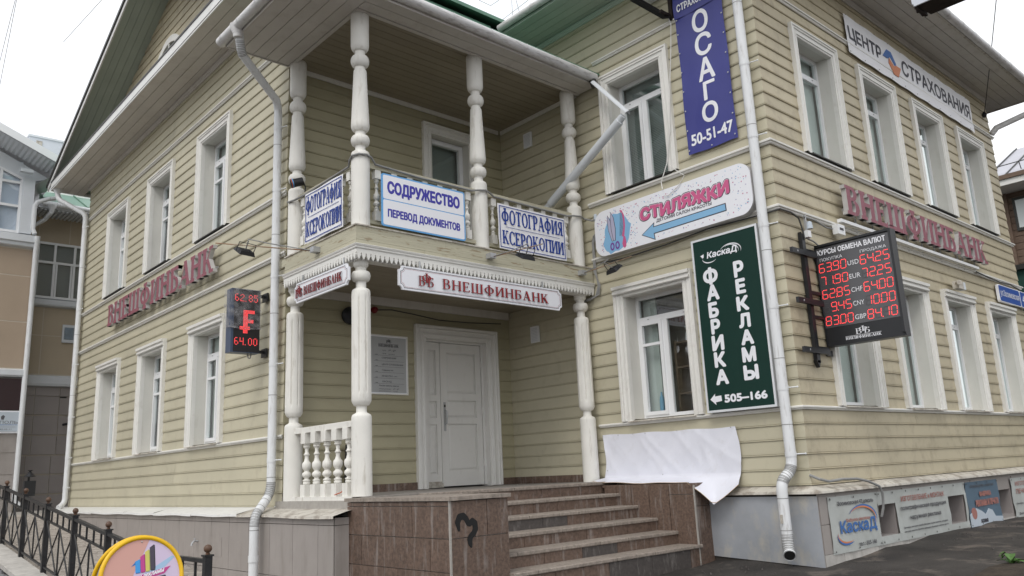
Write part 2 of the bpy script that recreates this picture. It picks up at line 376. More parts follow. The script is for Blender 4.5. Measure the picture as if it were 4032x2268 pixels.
# ---- lettering: cut serif capitals
def serif(ch, T=.17, t=.055, sf=.07):
    R = lambda a, b, c, d_: [(a, b), (c, b), (c, d_), (a, d_)]
    Dg = lambda x0, y0, x1, y1, w: [(x0, y0), (x0+w, y0), (x1+w, y1), (x1, y1)]
    def A(cx, cy, rx, ry, a0, a1, tx, tz, n=12):
        o = arcpts(cx, cy, rx, ry, a0, a1, n); i = arcpts(cx, cy, rx-tx, ry-tz, a0, a1, n)
        return [[o[k], o[k+1], i[k+1], i[k]] for k in range(n)]
    def S(x, top=True, bot=True, w=T):
        o = [R(x, 0, x+w, 1)]
        if bot: o.append(R(x-sf, 0, x+w+sf, t))
        if top: o.append(R(x-sf, 1-t, x+w+sf, 1))
        return o
    b = sf
    if ch == 'Н': return .92, S(b)+S(.92-b-T)+[R(b+T, .48, .92-b-T, .48+t*1.2)]
    if ch == 'И': return .92, S(b)+S(.92-b-T)+[Dg(b+T*.6, .1, .92-b-T*1.5, .9, .1)]
    if ch == 'П': return .92, S(b)+S(.92-b-T)+[R(b, 1-t*1.2, .92-b, 1)]
    if ch == 'Ш': return 1.22, S(b)+S(.61-T/2)+S(1.22-b-T)+[R(b, 0, 1.22-b, t*1.3)]
    if ch == 'Е': return .72, S(b)+[R(b, 0, .68, t*1.2), R(b, 1-t*1.2, .66, 1), R(b+T, .48, .5, .48+t), R(.62, 0, .68, .2), R(.6, .8, .66, 1), R(.46, .4, .5, .62)]
    if ch == 'Г': return .68, S(b)+[R(b, 1-t*1.2, .66, 1), R(.6, .76, .66, 1)]
    if ch == 'Т': return .8, [R(.4-T/2, 0, .4+T/2, 1), R(.4-T/2-sf, 0, .4+T/2+sf, t), R(.03, 1-t*1.2, .77, 1), R(.03, .76, .09, 1), R(.71, .76, .77, 1)]
    if ch == 'Б': return .76, S(b)+[R(b, 1-t*1.2, .68, 1), R(.62, .8, .68, 1), R(b, 0, .42, t), R(b+T, .54, .42, .54+t)]+A(.42, .297, .31, .297, -90, 90, T, t)
    if ch == 'В': return .76, S(b)+[R(b, 0, .42, t), R(b+T, .5, .42, .5+t), R(b, 1-t, .38, 1)]+A(.42, .277, .31, .277, -90, 90, T, t)+A(.38, .76, .28, .24, -90, 90, T*.9, t)
    if ch == 'Р': return .72, S(b)+[R(b, 1-t, .38, 1), R(b+T, .44, .38, .44+t)]+A(.38, .72, .31, .28, -90, 90, T, t)
    if ch == 'Я': return .78, S(.78-b-T)+[R(.4, 1-t, .71, 1), R(.4, .46, .6, .46+t), Dg(.06, 0, .36, .48, .17), R(.0, 0, .24, t)]+A(.4, .73, .31, .27, 90, 270, T, t)
    if ch == 'К': return .86, S(b)+[Dg(b+T, .42, .62, .97, .07), Dg(.6, .03, .3, .56, .19), R(.54, 0, .86, t), R(.5, 1-t, .8, 1)]
    if ch == 'А': return .92, [Dg(.1, .03, .42, 1, .055), Dg(.66, .03, .36, 1, T+.02), R(.22, .3, .68, .3+t), R(0, 0, .26, t), R(.6, 0, .92, t)]
    if ch == 'О': return .92, A(.46, .5, .43, .52, 0, 360, T, t, 24)
    if ch == 'С': return .82, A(.46, .5, .43, .52, 42, 318, T, t, 20)+[R(.72, .68, .78, .98), R(.73, .03, .78, .26)]
    if ch == 'Ф': return 1.06, [R(.53-T/2, -.06, .53+T/2, 1.06), R(.53-T/2-sf, -.06, .53+T/2+sf, -.06+t), R(.53-T/2-sf, 1.06-t, .53+T/2+sf, 1.06)]+A(.53, .5, .49, .36, 0, 360, T*.95, t, 24)
    return .4, []
def serif_line(fr, body, s0, s1, z0, z1, d0, d1, m, parent, name='lettering', each=False, gap=.1, ms=None, T=.17, t=.055, bow=0.):
    gl = [serif(c, T, t) for c in body]; tot = sum(g[0] for g in gl)+gap*(len(gl)-1); k = (s1-s0)/tot; x = 0; kz = z1-z0; mb = MB(); last = None; c_ = 0
    for ch, (w, polys) in zip(body, gl):
        for p in polys:
            c_ += 1; e = (c_ % 9)*.0004
            mb.ext(fr, [(s0+(x+a)*k, z0+b*kz) for a, b in p], d0, d1+e, 0, None if ms is None else 1)
        if each and ch != ' ':
            last = mb.build(name, [m] if ms is None else [m, ms], parent); mb = MB()
        x += w+gap
    if not each: last = mb.build(name, [m] if ms is None else [m, ms], parent)
    return last
def monogram(fr, s0, s1, z0, z1, d0, d1, m, parent, name='emblem', ms=None):
    w = s1-s0; h = z1-z0; mb = MB(); c_ = 0
    for ch, a, b, c, e in (('В', 0, .42, 0, .78), ('Б', .60, 1., 0, .74), ('Ф', .2, .86, .34, 1.)):
        gw, polys = serif(ch, .14, .05)
        for p in polys:
            c_ += 1
            mb.ext(fr, [(s0+w*(a+(b-a)*x/gw), z0+h*(c+(e-c)*y)) for x, y in p], d0, d1+(c_ % 9)*.0004+.001*(ch == 'Ф'), 0, None if ms is None else 1)
    return mb.build(name, [m] if ms is None else [m, ms], parent)
# ================================================================ SETTING
def gz(x, y):
    u = min(max((x+2.1)/6.2, 0), 1); z = -1.39+.32*u+.10*min(max((x-4.1)/3, 0), 1)
    if y < -6.3: z -= .035*min(-6.3-y, 8)*(1-.5*u)
    return z
g = MB()
xs = [-300, -80, -30, -14, -9]+[-7+.35*i for i in range(75)]+[20, 24, 30, 45, 90, 300]; ys = [-300, -80, -35, -20]+[-13+.35*i for i in range(60)]+[9, 12, 20, 60, 300]
for y in ys:
    for x in xs:
        nzv = .012*sin(x*3.1+y*1.7)+.01*sin(x*5.3-y*4.1)+.012*sin(x*1.1+2)*cos(y*.9)
        z = gz(x, y)+nzv
        hx = hypot((x-4.35)/1., (y+4.3)/.9)
        if hx < 1: z += .05*(1-hx)
        g.v.append((x, y, z))
nx = len(xs)
for j in range(len(ys)-1):
    for i in range(nx-1):
        g.f.append((j*nx+i, j*nx+i+1, (j+1)*nx+i+1, (j+1)*nx+i)); g.m.append(0); g.s.append(True)
g.build('ground', 'asphalt', kind='structure', sharp=False)
# planted bed at the right foreground
g = MB(); pts = [(3.2, -7.3), (3.64, -6.99), (4.3, -6.96), (4.9, -7.02), (7, -7.2), (12, -7.5), (12, -12), (3, -12)]
g.ext(Fr((0, 0, 0), (1, 0, 0), (0, 0, 1)), [(0, 0), (1, 0), (0, 1)], 0, 0) if False else None
n = len(pts); top = [(x, y, gz(x, y)+.05+.012*sin(x*7+y*5)) for x, y in pts]; bot = [(x, y, gz(x, y)-.2) for x, y in pts]
ctr = (5.5, -8.6, gz(5.5, -8.6)+.16)
g.add(top+[ctr], [(i, (i+1) % n, n) for i in range(n)]); g.add(top+bot, [(i, (i+1) % n, n+(i+1) % n, n+i) for i in range(n)])
g.build('soil_bed', 'soil', kind='structure')
g = MB(); random.seed(5)
for i in range(220):
    x = random.uniform(5.3, 11); y = -6.9-abs(random.gauss(0, .6)) if i % 2 else random.uniform(-7.2, -5.5)
    if i % 3 == 0: x = random.gauss(4.0, .5); y = random.gauss(-4.5, .3)
    r = random.uniform(.004, .013); z = gz(x, y)+.012*sin(x*3.1+y*1.7)+(.03 if y > -5 else .03)
    g.add([(x-r, y-r*.7, z-.01), (x+r, y-r, z-.01), (x+r*.5, y+r, z-.01), (x, y, z+r*1.1)], [(0, 1, 3), (1, 2, 3), (2, 0, 3)])
g.build('gravel', 'granite_dark', kind='stuff', label='loose grit scattered on the dark asphalt beside the stairs and the soil bed', cat='gravel')
# ramp / terrace on the left
RX = -2.12
def rz(y): return min(-1.37+.103*(y+1.4), -.24)
g = MB()
yy = [-1.4+.5*i for i in range(23)]+[12, 13.2]
for y in yy[:-1]:
    y2 = yy[yy.index(y)+1]
    g.add([(RX-.02, y, rz(y)), (1.5, y, rz(y)), (1.5, y2, rz(y2)), (RX-.02, y2, rz(y2)), (RX-.02, y, rz(y)-.8), (RX-.02, y2, rz(y2)-.8)], [(0, 1, 2, 3), (0, 3, 5, 4)])
rmp = g.build('ramp', 'mortar', kind='structure')
random.seed(3); y = -1.1; row = 0
while y < 9.2:
    h = .115; x = RX+.06-random.uniform(0, .12); x = max(x, RX+.03)
    while x < -.36:
        w = random.choice((.16, .2, .24, .3)); x2 = min(x+w, -.34)
        if x2-x > .05:
            z0 = rz(y); z1 = rz(y+h); t = random.uniform(.006, .022); b = MB(); e = .007
            b.add([(x+e, y+e, z0), (x2-e, y+e, z0), (x2-e, y+h-e, z1), (x+e, y+h-e, z1), (x+e*1.8, y+e*1.8, z0+t), (x2-e*1.8, y+e*1.8, z0+t), (x2-e*1.8, y+h-e*1.8, z1+t), (x+e*1.8, y+h-e*1.8, z1+t)], [(4, 5, 6, 7), (0, 1, 5, 4), (1, 2, 6, 5), (2, 3, 7, 6), (3, 0, 4, 7)])
            if COUNT.get('pv', 0) < 290 and y < 5.2:
                b.build('paving_stone', 'paver', rmp); COUNT['pv'] = COUNT.get('pv', 0)+1
            else:
                g2 = COUNT.setdefault('pvmb', MB()); g2.add(b.v, b.f)
        x = x2+.004
    y += h+.004; row += 1
COUNT['pvmb'].build('paving_stone', 'paver', rmp, kind='stuff')
y = -1.4; k = 0
while y < 10:
    b = MB(); z0, z1 = rz(y), rz(y+.48)
    b.add([(RX-.32, y+.004, z0-.05), (RX+.0, y+.004, z0-.05), (RX+.0, y+.476, z1-.05), (RX-.32, y+.476, z1-.05), (RX-.32, y+.004, z0+.012), (RX+.0, y+.004, z0+.03), (RX+.0, y+.476, z1+.03), (RX-.32, y+.476, z1+.012)], [(4, 5, 6, 7), (0, 1, 5, 4), (1, 2, 6, 5), (2, 3, 7, 6), (3, 0, 4, 7)])
    b.build('kerb_stone', 'kerb', rmp)
    for q in (0, 1):
        for hh in (0, 1):
            b = MB(); ya = y+.24*q+(.12 if hh else 0); b.box(FX(RX-.27), -ya-.235, -ya, 0, .035, min(z0, z1)-.06-.25*(hh+1), min(z0, z1)-.065-.25*hh-.01)
            b.build('retaining_stone', 'grey_stone', rmp)
    y += .48; k += 1

# ================================================================ WOODEN HOUSE
house = thing('wooden_house', 'two-storey cream clapboard house with white trim, turned porch columns and many signs', 'house', (0, 0, -1.1))
L_, A_ = 10.38, 5.22
XR = 13.23
walls = {  # frame, s-range, left mitre, right mitre, openings (casing outer rectangles), material
 'L': (FX(0), -L_, 0., 1, 1, 'siding'),
 'P': (FY(0), 0., W, 1, -1, 'siding_shaded'),
 'A': (FX(W), 0., D, -1, 1, 'siding'),
 'B': (FY(-D), W, XR, 1, 1, 'siding_right')}
ZU0, ZU1, ZL0, ZL1 = 4.24, 6.199, .777, 2.767
LW = [(-8.64, -7.18), (-6.0, -4.575), (-3.40, -1.967)]
BW = [(5.01, 6.364), (7.033, 8.40), (9.035, 10.396), (11.064, 12.479)]
openings = {'L': [(a, b, z0, z1) for a, b in LW for z0, z1 in ((ZL0, ZL1), (ZU0, ZU1))],
 'B': [(a, b, z0, z1) for a, b in BW for z0, z1 in ((ZL0, ZL1), (ZU0, ZU1))],
 'A': [(2.454, 3.81, ZU0, ZU1), (2.443, 3.858, ZL0, ZL1)],
 'P': [(2.13, 3.79, -.3, 2.45), (2.365, 3.53, 3.15, 5.9)]}
OUT = [(0., .000), (0., .0225), (.003, .026), (.009, .0265), (.013, .023), (.0145, .0155), (.0195, .0155), (.021, .022), (.025, .0225), (.05, .0215), (.165, .0125), (.18, .011)]
def bprof(zk, lo, hi):
    """board outline between lo and hi above the course line zk"""
    pts = []
    for i in range(len(OUT)-1):
        (za, da), (zb, db) = OUT[i], OUT[i+1]
        if zb < lo or za > hi: continue
        def at(z): return da+(db-da)*((z-za)/(zb-za) if zb > za else 0)
        if not pts: pts.append((at(max(lo, za)), max(lo, za)))
        pts.append((at(min(hi, zb)), min(hi, zb)))
    pr = [(d, zk+z) for d, z in pts]
    return [(.001, pr[0][1])]+pr+[(.001, pr[-1][1])]
boards = []
random.seed(11)
for key, (fr, sa, sb, ml, mr, mt) in walls.items():
    ztop = 7.36 if key != 'P' else 7.3
    for k in range(-1, 41):
        zk = .01+.18*k; hi = min(.18, ztop-zk)
        segs = [(sa, sb, 0., hi)]
        if key == 'P' and (zk < -.1): continue
        for (a, b, z0, z1) in openings[key]:
            new = []
            for (p, q, lo, h) in segs:
                if b <= p or a >= q or z1 <= zk+lo or z0 >= zk+h: new.append((p, q, lo, h)); continue
                if a > p: new.append((p, a, lo, h))
                if b < q: new.append((b, q, lo, h))
                if z1 < zk+h: new.append((max(a, p), min(b, q), max(lo, z1-zk), h))
                if z0 > zk+lo: new.append((max(a, p), min(b, q), lo, min(h, z0-zk)))
            segs = new
        # a few butt joints in long runs
        out = []
        for (p, q, lo, h) in segs:
            if (q-p > 6 and random.random() < .7) or (q-p > 2.6 and random.random() < .12):
                c = p+(q-p)*random.uniform(.3, .7); out += [(p, c-.0015, lo, h), (c+.0015, q, lo, h)]
            else: out.append((p, q, lo, h))
        for (p, q, lo, h) in out:
            if h-lo < .012 or q-p < .01: continue
            m0 = ml if abs(p-sa) < 1e-6 else 0; m1 = mr if abs(q-sb) < 1e-6 else 0
            jit = random.uniform(-.0012, .0012)
            mb = MB().prism(fr, [(max(.001, d+jit), z) for d, z in bprof(zk, lo, h)], p, q, m0, m1)
            c = fr.P((p+q)/2, 0, zk); dist = (c[0]-CP[0])**2+(c[1]-CP[1])**2+(c[2]-CP[2])**2
            vis = 1. if not (key == 'P' and 2.7 < zk < 3.2) else .1
            boards.append(((q-p)*(h-lo)/dist*vis, mb, mt))
# gable boards over the left wing
GY, GZ, GS = 5.19, 10.15, .452
for k in range(41, 56):
    zk = .01+.18*k; hw = (GZ-(zk+.09))/GS+.12
    if hw < .3: continue
    mb = MB().prism(FX(0), bprof(zk, 0, .18), -GY-hw, -GY+hw); boards.append((2*hw*.18/220*.6, mb, 'siding_right'))
boards.sort(key=lambda t: -t[0])
for a, mb, mt in boards[:299]: mb.build('siding_board', mt, house)
for mt in ('siding', 'siding_shaded', 'siding_right'):
    r = MB()
    for a, mb, m2 in boards[299:]:
        if m2 == mt: r.add(mb.v, mb.f)
    r.build('siding_board', mt, house, kind='stuff')
# sheathing behind the boards, with the real openings
def grid_wall(fr, s0, s1, z0, z1, holes, m, name='sheathing', d=0., parent=None):
    S = sorted({s0, s1, *[h[0] for h in holes], *[h[1] for h in holes]}); Z = sorted({z0, z1, *[h[2] for h in holes], *[h[3] for h in holes]})
    S = [s for s in S if s0 <= s <= s1]; Z = [z for z in Z if z0 <= z <= z1]; mb = MB()
    for i in range(len(S)-1):
        for j in range(len(Z)-1):
            cs, cz = (S[i]+S[i+1])/2, (Z[j]+Z[j+1])/2
            if any(h[0] < cs < h[1] and h[2] < cz < h[3] for h in holes): continue
            mb.add([fr.P(S[i], d, Z[j]), fr.P(S[i+1], d, Z[j]), fr.P(S[i+1], d, Z[j+1]), fr.P(S[i], d, Z[j+1])], [(0, 1, 2, 3)])
    return mb.build(name, m, parent or house)
CWD = .17
for key, (fr, sa, sb, ml, mr, mt) in walls.items():
    grid_wall(fr, sa, sb, -.3 if key != 'P' else -.3, 7.6, [(a+CWD-.01, b-CWD+.01, z0+.02, z1-.14) for a, b, z0, z1 in openings[key]], 'sheathing')
b = MB(); b.wbox(.1, XR, 1.55, 1.6, -.3, 7.4); b.wbox(5.0, 5.05, -5, 3, -.3, 7.4); b.wbox(1.6, 1.65, 1.7, 10.2, -.3, 7.4); b.wbox(5.1, XR-.1, -3.6, -3.55, -.3, 7.4); b.wbox(1.8, 1.85, .2, 1.5, -.3, 7.4)
b.wbox(.1, XR-.1, -.1, 10.2, 3.3, 3.35); b.wbox(W+.1, XR-.1, -D+.1, -.1, 3.3, 3.35)
b.build('inner_partition', 'tile', house)

# ---- windows
def sweep3(mb, fr, s0, s1, z0, z1, prof, m=0):
    rows = []
    for w, d in prof:
        rows += [fr.P(s0+w, d, z0), fr.P(s0+w, d, z1-w), fr.P(s1-w, d, z1-w), fr.P(s1-w, d, z0)]
    n = len(prof); fs = []
    for i in range(n-1):
        for j in range(3): fs.append((i*4+j, i*4+j+1, (i+1)*4+j+1, (i+1)*4+j))
    mb.add(rows, fs, m)
CAS = [(0, 0), (0, .078), (.028, .080), (.034, .064), (.060, .070), (.068, .076), (.076, .060), (.118, .054), (.124, .064), (.140, .066), (.146, .052), (.166, .050), (.172, .030), (.172, -.02)]
def window(fr, s0, s1, z0, z1, lower, bar=True, blind=None, cornice=False, DP=-.195):
    a0, a1, b0, b1 = s0+CWD, s1-CWD, z0+.03, z1-.155
    wm = MB(); e = .012
    for q in ((a0-e, a0), (a1, a1+e)): wm.box(fr, q[0], q[1], DP-.07, .048, b0, b1)
    wm.box(fr, a0-e, a1+e, DP-.07, .047, b1, b1+e)
    w = wm.build('window', 'reveal', house)
    c = MB(); sweep3(c, fr, s0, s1, z0, z1, CAS); c.build('casing', 'trim', w)
    if cornice:
        c = MB(); c.prism(fr, [(.0795, z1-.13), (.105, z1-.115), (.105, z1-.085), (.09, z1-.08), (.09, z1-.055), (.12, z1-.05), (.122, z1-.005), (.0795, z1)], s0+.01, s1-.01); c.build('cornice', 'trim', w)
    # sill
    c = MB()
    c.prism(fr, [(DP-.02, b0+.008), (DP-.02, b0-.012), (.088, b0-.05), (.095, b0-.05), (.095, b0-.035), (.085, b0-.03)], a0-.045, a1+.045)
    c.build('sill', 'flash_worn' if lower else 'flash_dark', w)
    # pvc frame
    f = MB(); t = .055; D0, D1 = DP-.055, DP
    f.box(fr, a0, a0+t, D0, D1, b0, b1); f.box(fr, a1-t, a1, D0, D1, b0, b1); f.box(fr, a0+t, a1-t, D0, D1-.001, b0, b0+t); f.box(fr, a0+t, a1-t, D0, D1-.001, b1-t, b1)
    zt = b0+(b1-b0)*.775; f.box(fr, a0+t, a1-t, D0, D1-.002, zt, zt+.085)
    sm = a0+(a1-a0)*.46; f.box(fr, sm-.05, sm+.05, D0, D1-.003, b0+t, zt)
    f.build('frame', 'pvc', w)
    # casement sash on the left
    f = MB(); l0, l1, c0, c1 = a0+t-.012, sm-.038, b0+t-.012, zt+.012; q = .052
    f.box(fr, l0, l0+q, D0+.01, D1+.018, c0, c1); f.box(fr, l1-q, l1, D0+.01, D1+.018, c0, c1)
    f.box(fr, l0+q, l1-q, D0+.01, D1+.017, c0, c0+q); f.box(fr, l0+q, l1-q, D0+.01, D1+.017, c1-q, c1)
    zb = c0+(c1-c0)*.735
    if bar: f.box(fr, l0+q, l1-q, D0+.01, D1+.015, zb, zb+.04)
    f.build('sash', 'pvc', w)
    gd = DP-.03
    def pane(p, q_, z, zz): MB().box(fr, p, q_, gd-.004, gd, z, zz).build('pane', 'glass', w)
    pane(a0+t, a1-t, zt+.085, b1-t); pane(sm+.05, a1-t, b0+t, zt)
    if bar: pane(l0+q, l1-q, c0+q, zb); pane(l0+q, l1-q, zb+.04, c1-q)
    else: pane(l0+q, l1-q, c0+q, c1-q)
    k = MB()
    for hx in (.2, .8):
        k.box(fr, a0+(a1-a0)*hx-.014, a0+(a1-a0)*hx+.014, D1-.002, D1+.006, zt+.04, zt+.05)
    k.build('vent_cap', 'plaque', w)
    if blind == 'slat':
        bl = MB(); z = b0+.08
        while z < b1-.08:
            bl.add([fr.P(a0+.07, gd-.045, z), fr.P(a1-.07, gd-.045, z), fr.P(a1-.07, gd-.065, z+.016), fr.P(a0+.07, gd-.065, z+.016)], [(0, 1, 2, 3)]); z += .027
        bl.build('blind', 'blind', w); MB().box(fr, a0+.02, a1-.02, gd-.13, gd-.12, b0, b1).build('pane_backing', 'blind_dark', w)  # solid sheet added behind the slats to make the pane look lighter
    elif blind: MB().box(fr, a0+.02, a1-.02, gd-.09, gd-.08, b0+blind*(b1-b0), b1).build('blind', 'blind' if blind < .5 else 'blind_dark', w)
    return w
for i, (a, b) in enumerate(LW):
    window(FX(0), a, b, ZL0, ZL1, True, cornice=True, blind=.05 if i != 1 else .3); window(FX(0), a, b, ZU0, ZU1, False, blind=[.02, .4, .02][i])
for i, (a, b) in enumerate(BW):
    window(FY(-D), a, b, ZL0, ZL1, True, bar=False, cornice=True, blind=.02); window(FY(-D), a, b, ZU0, ZU1, False, bar=False, blind=.02)
window(FX(W), 2.454, 3.81, ZU0, ZU1, False, bar=False, blind='slat', DP=-.235)
w_ = window(FX(W), 2.443, 3.858, ZL0, ZL1, True, cornice=True, DP=-.235)
MB().box(FX(W), 2.62, 2.86, -.42, -.40, .82, 2.6).build('curtain', 'blind', w_)
# things seen on the inner window sill: bottle, shelves, jug
b = MB(); b.lathe(W+.36, -2.86, [(.88, .035), (1.05, .036), (1.10, .03), (1.14, .013), (1.18, .013)], 12); b.build('water_bottle', 'light_blue', w_)
b = MB(); b.wbox(W+.45, W+.75, -3.66, -3.12, 1.50, 1.525); b.wbox(W+.45, W+.75, -3.66, -3.12, 1.12, 1.145); b.wbox(W+.45, W+.75, -3.66, -3.12, 1.86, 1.885); b.wbox(W+.45, W+.75, -3.12, -3.09, .8, 1.9)
b.build('shelf', 'brown_wood', w_)
b = MB(); b.lathe(W+.55, -3.3, [(1.89, .05), (1.93, .055), (2.0, .05), (2.04, .035), (2.09, .05), (2.1, .06)], 12); b.build('pitcher', 'sign_white', w_)
b = MB().tube([(W+.5, -3.3+.0*i, 1.27) for i in (0, )]+[(W+.5, -3.5, 1.27)], .02, 8); b.tube([(W+.5, -3.5+.05*cos(a), 1.27+.05*sin(a)) for a in [i*pi/6 for i in range(12)]], .012, 6, closed=True); b.build('metal_fitting', 'steel', w_)

# ---- mouldings round the walls
def band(z, h, d, keys, m='trim', name='moulding', segs=None):
    for key in keys:
        fr, sa, sb, ml, mr, mt = walls[key]
        pr = [(.02, z-h*.5), (d*.55, z-h*.5), (d*.7, z-h*.32), (d*.7, z-h*.1), (d, z-h*.02), (d*1.02, z+h*.3), (d*.75, z+h*.5), (.02, z+h*.56)]
        if segs and key in segs:
            for (p, q) in segs[key]: MB().prism(fr, pr, p, q, ml if p == sa else 0, mr if q == sb else 0).build(name, m, house)
        else: MB().prism(fr, pr, sa, sb, ml, mr).build(name, m, house)
def gaps(key, z):
    fr, sa, sb, ml, mr, mt = walls[key]; out = []; p = sa
    for a, b, z0, z1 in sorted(openings[key]):
        if z0-.12 < z < z1: 
            if z > z0: out.append((p, a)); p = b
    out.append((p, sb)); return out
band(.745, .05, .06, 'LB'); band(.745, .05, .06, 'A', segs={'A': [(1.97, D)]}); band(3.275, .07, .072, 'LB'); band(4.17, .07, .072, 'LB'); band(6.50, .06, .066, 'LB')
band(4.17, .07, .072, 'A', segs={'A': [(DD+.02, D)]}); band(3.275, .07, .072, 'A', segs={'A': [(DD+.02, D)]}); band(6.50, .06, .066, 'A', segs={'A': [(DD+.3, D)]})
# cove under the main eaves
for key, sl_ in (('L', None), ('A', (1.0, D)), ('B', None)):
    fr, sa, sb, ml, mr, mt = walls[key]
    if sl_: sa = sl_[0]; ml = 0
    MB().prism(fr, [(.01, 7.35), (.01, 7.285), (.04, 7.28), (.048, 7.30), (.065, 7.312), (.075, 7.33), (.08, 7.35)], sa, sb, ml, mr).build('cornice_moulding', 'soffit' if key == 'L' else 'soffit_green' if key == 'A' else 'soffit', house)
# wall-top corner bits
# ---- main eaves: soffit boards, fascias, gutters
SZ = 7.36
def soffit(x0, x1, y0, y1, along, n, z, m, parent=house, name='soffit_board', th=.02):
    for i in range(n):
        b = MB()
        if along == 'y': a = x0+(x1-x0)*i/n; c = x0+(x1-x0)*(i+1)/n; b.wbox(a+.004, c-.004, y0, y1, z, z+th)
        else: a = y0+(y1-y0)*i/n; c = y0+(y1-y0)*(i+1)/n; b.wbox(x0, x1, a+.004, c-.004, z, z+th)
        b.build(name, m, parent)
OH = .74
soffit(-OH+.02, .0, -.85, 11.08, 'y', 4, SZ, 'soffit')                       # pent eave under the gable
b = MB(); b.wbox(-OH-.005, .02, -.86, 11.1, SZ+.021, SZ+.03); b.wbox(3.3, W, -6.0, -.86, SZ+.021, SZ+.03); b.wbox(3.3, 14.0, -6.02, -D, SZ+.021, SZ+.03); b.wbox(-.7, 3.4, -.86, 0, SZ+.021, SZ+.03)
b.build('eave_lining', 'joint_dark', house)
b = MB(); b.prism(FX(0), [(OH-.02, SZ-.012), (OH, SZ-.012), (OH, SZ+.19), (OH-.02, SZ+.19)], -11.12, .88); b.build('fascia', 'flash_white', house)
b = MB(); b.prism(FX(0), [(-.01, SZ+.34), (-.01, SZ+.36), (OH+.012, SZ+.225), (OH+.012, SZ+.19), (OH-.03, SZ+.19)], -11.13, .9); b.build('pent_flashing', 'flash_dark', house)
b = MB(); b.wbox(-OH+.01, -.0, 11.08, 11.1, SZ-.01, SZ+.15); b.build('fascia', 'flash_white', house)
# raking eaves of the gable
RSL = .4216; RC = 1/sqrt(1+RSL*RSL)
def rake(sgn):
    def pt(x, u, w): # u horizontal distance from ridge, w vertical offset
        return (x, GY+sgn*u, 10.165-RSL*u+w)
    um = 6.16
    for i in range(5):
        x0 = -OH+.03+i*(OH-.03)/5; x1 = x0+(OH-.03)/5
        b = MB(); b.add([pt(x0+.003, 0, -.03), pt(x1-.003, 0, -.03), pt(x1-.003, um, -.03), pt(x0+.003, um, -.03), pt(x0+.003, 0, -.05), pt(x1-.003, 0, -.05), pt(x1-.003, um, -.05), pt(x0+.003, um, -.05)], [(0, 1, 2, 3), (4, 5, 6, 7), (0, 1, 5, 4), (1, 2, 6, 5), (2, 3, 7, 6), (3, 0, 4, 7)])
        b.build('soffit_board', 'soffit_green', house)
    b = MB(); b.add([pt(-OH, 0, -.09), pt(-OH, um+.1, -.09), pt(-OH, um+.1, .045), pt(-OH, 0, .045), pt(-OH+.03, 0, -.09), pt(-OH+.03, um+.1, -.09), pt(-OH+.03, um+.1, .045), pt(-OH+.03, 0, .045)], [(0, 1, 2, 3), (4, 5, 6, 7), (0, 1, 5, 4), (1, 2, 6, 5), (2, 3, 7, 6)])
    b.build('bargeboard', 'flash_white', house)
    b = MB(); b.add([pt(-OH-.03, 0, .03), pt(-OH-.03, um+.16, .03), pt(-OH-.03, um+.16, .11), pt(-OH-.03, 0, .11), pt(-OH+.05, 0, .05), pt(-OH+.05, um+.16, .05), pt(-OH+.05, um+.16, .11), pt(-OH+.05, 0, .11)], [(0, 1, 2, 3), (2, 3, 7, 6), (0, 1, 5, 4), (1, 2, 6, 5)])
    b.build('verge_flashing', 'flash_dark', house)
    b = MB(); b.add([pt(-OH, 0, .112), pt(9.3, 0, .112), pt(9.3, um+.12, .112), pt(-OH, um+.12, .112), pt(-OH, 0, .05), pt(9.3, 0, .05), pt(9.3, um+.12, .05), pt(-OH, um+.12, .05)], [(0, 1, 2, 3), (4, 5, 6, 7), (2, 3, 7, 6), (3, 0, 4, 7), (1, 2, 6, 5)])
    b.build('roof', 'roof_green', house)
rake(1); rake(-1)
b = MB(); b.add([(.004, GY-6.0, 7.36), (.004, GY+6.0, 7.36), (.004, GY, 10.07)], [(0, 1, 2)]); b.build('gable_sheathing', 'sheathing', house)
b = MB(); b.wbox(0, .1, L_-.02, L_, -.3, 7.4); b.wbox(.1, 9.3, L_-.1, L_, -.3, 7.4); b.build('rear_wall', 'siding', house)
# lunette in the gable
b = MB(); fr = FX(0); arc_o = arcpts(-GY, 8.14, .86, .86, 0, 180, 24); arc_i = arcpts(-GY, 8.14, .72, .72, 0, 180, 24)
for i in range(24):
    b.add([fr.P(*((arc_o[i][0]), .07, arc_o[i][1])), fr.P(arc_o[i+1][0], .07, arc_o[i+1][1]), fr.P(arc_i[i+1][0], .07, arc_i[i+1][1]), fr.P(arc_i[i][0], .07, arc_i[i][1]),
           fr.P(arc_o[i][0], .0, arc_o[i][1]), fr.P(arc_o[i+1][0], .0, arc_o[i+1][1]), fr.P(arc_i[i+1][0], .0, arc_i[i+1][1]), fr.P(arc_i[i][0], .0, arc_i[i][1])], [(0, 1, 2, 3), (0, 1, 5, 4), (2, 3, 7, 6)])
b.box(fr, -GY-.86, -GY+.86, 0, .07, 8.04, 8.14); b.box(fr, -GY-.02, -GY+.02, .045, .065, 8.14, 8.87)
lun = b.build('lunette_window', 'trim', house)
MB().ext(fr, arcpts(-GY, 8.14, .73, .73, 0, 180, 24), .044, .05).build('pane', 'glass_blue', lun)
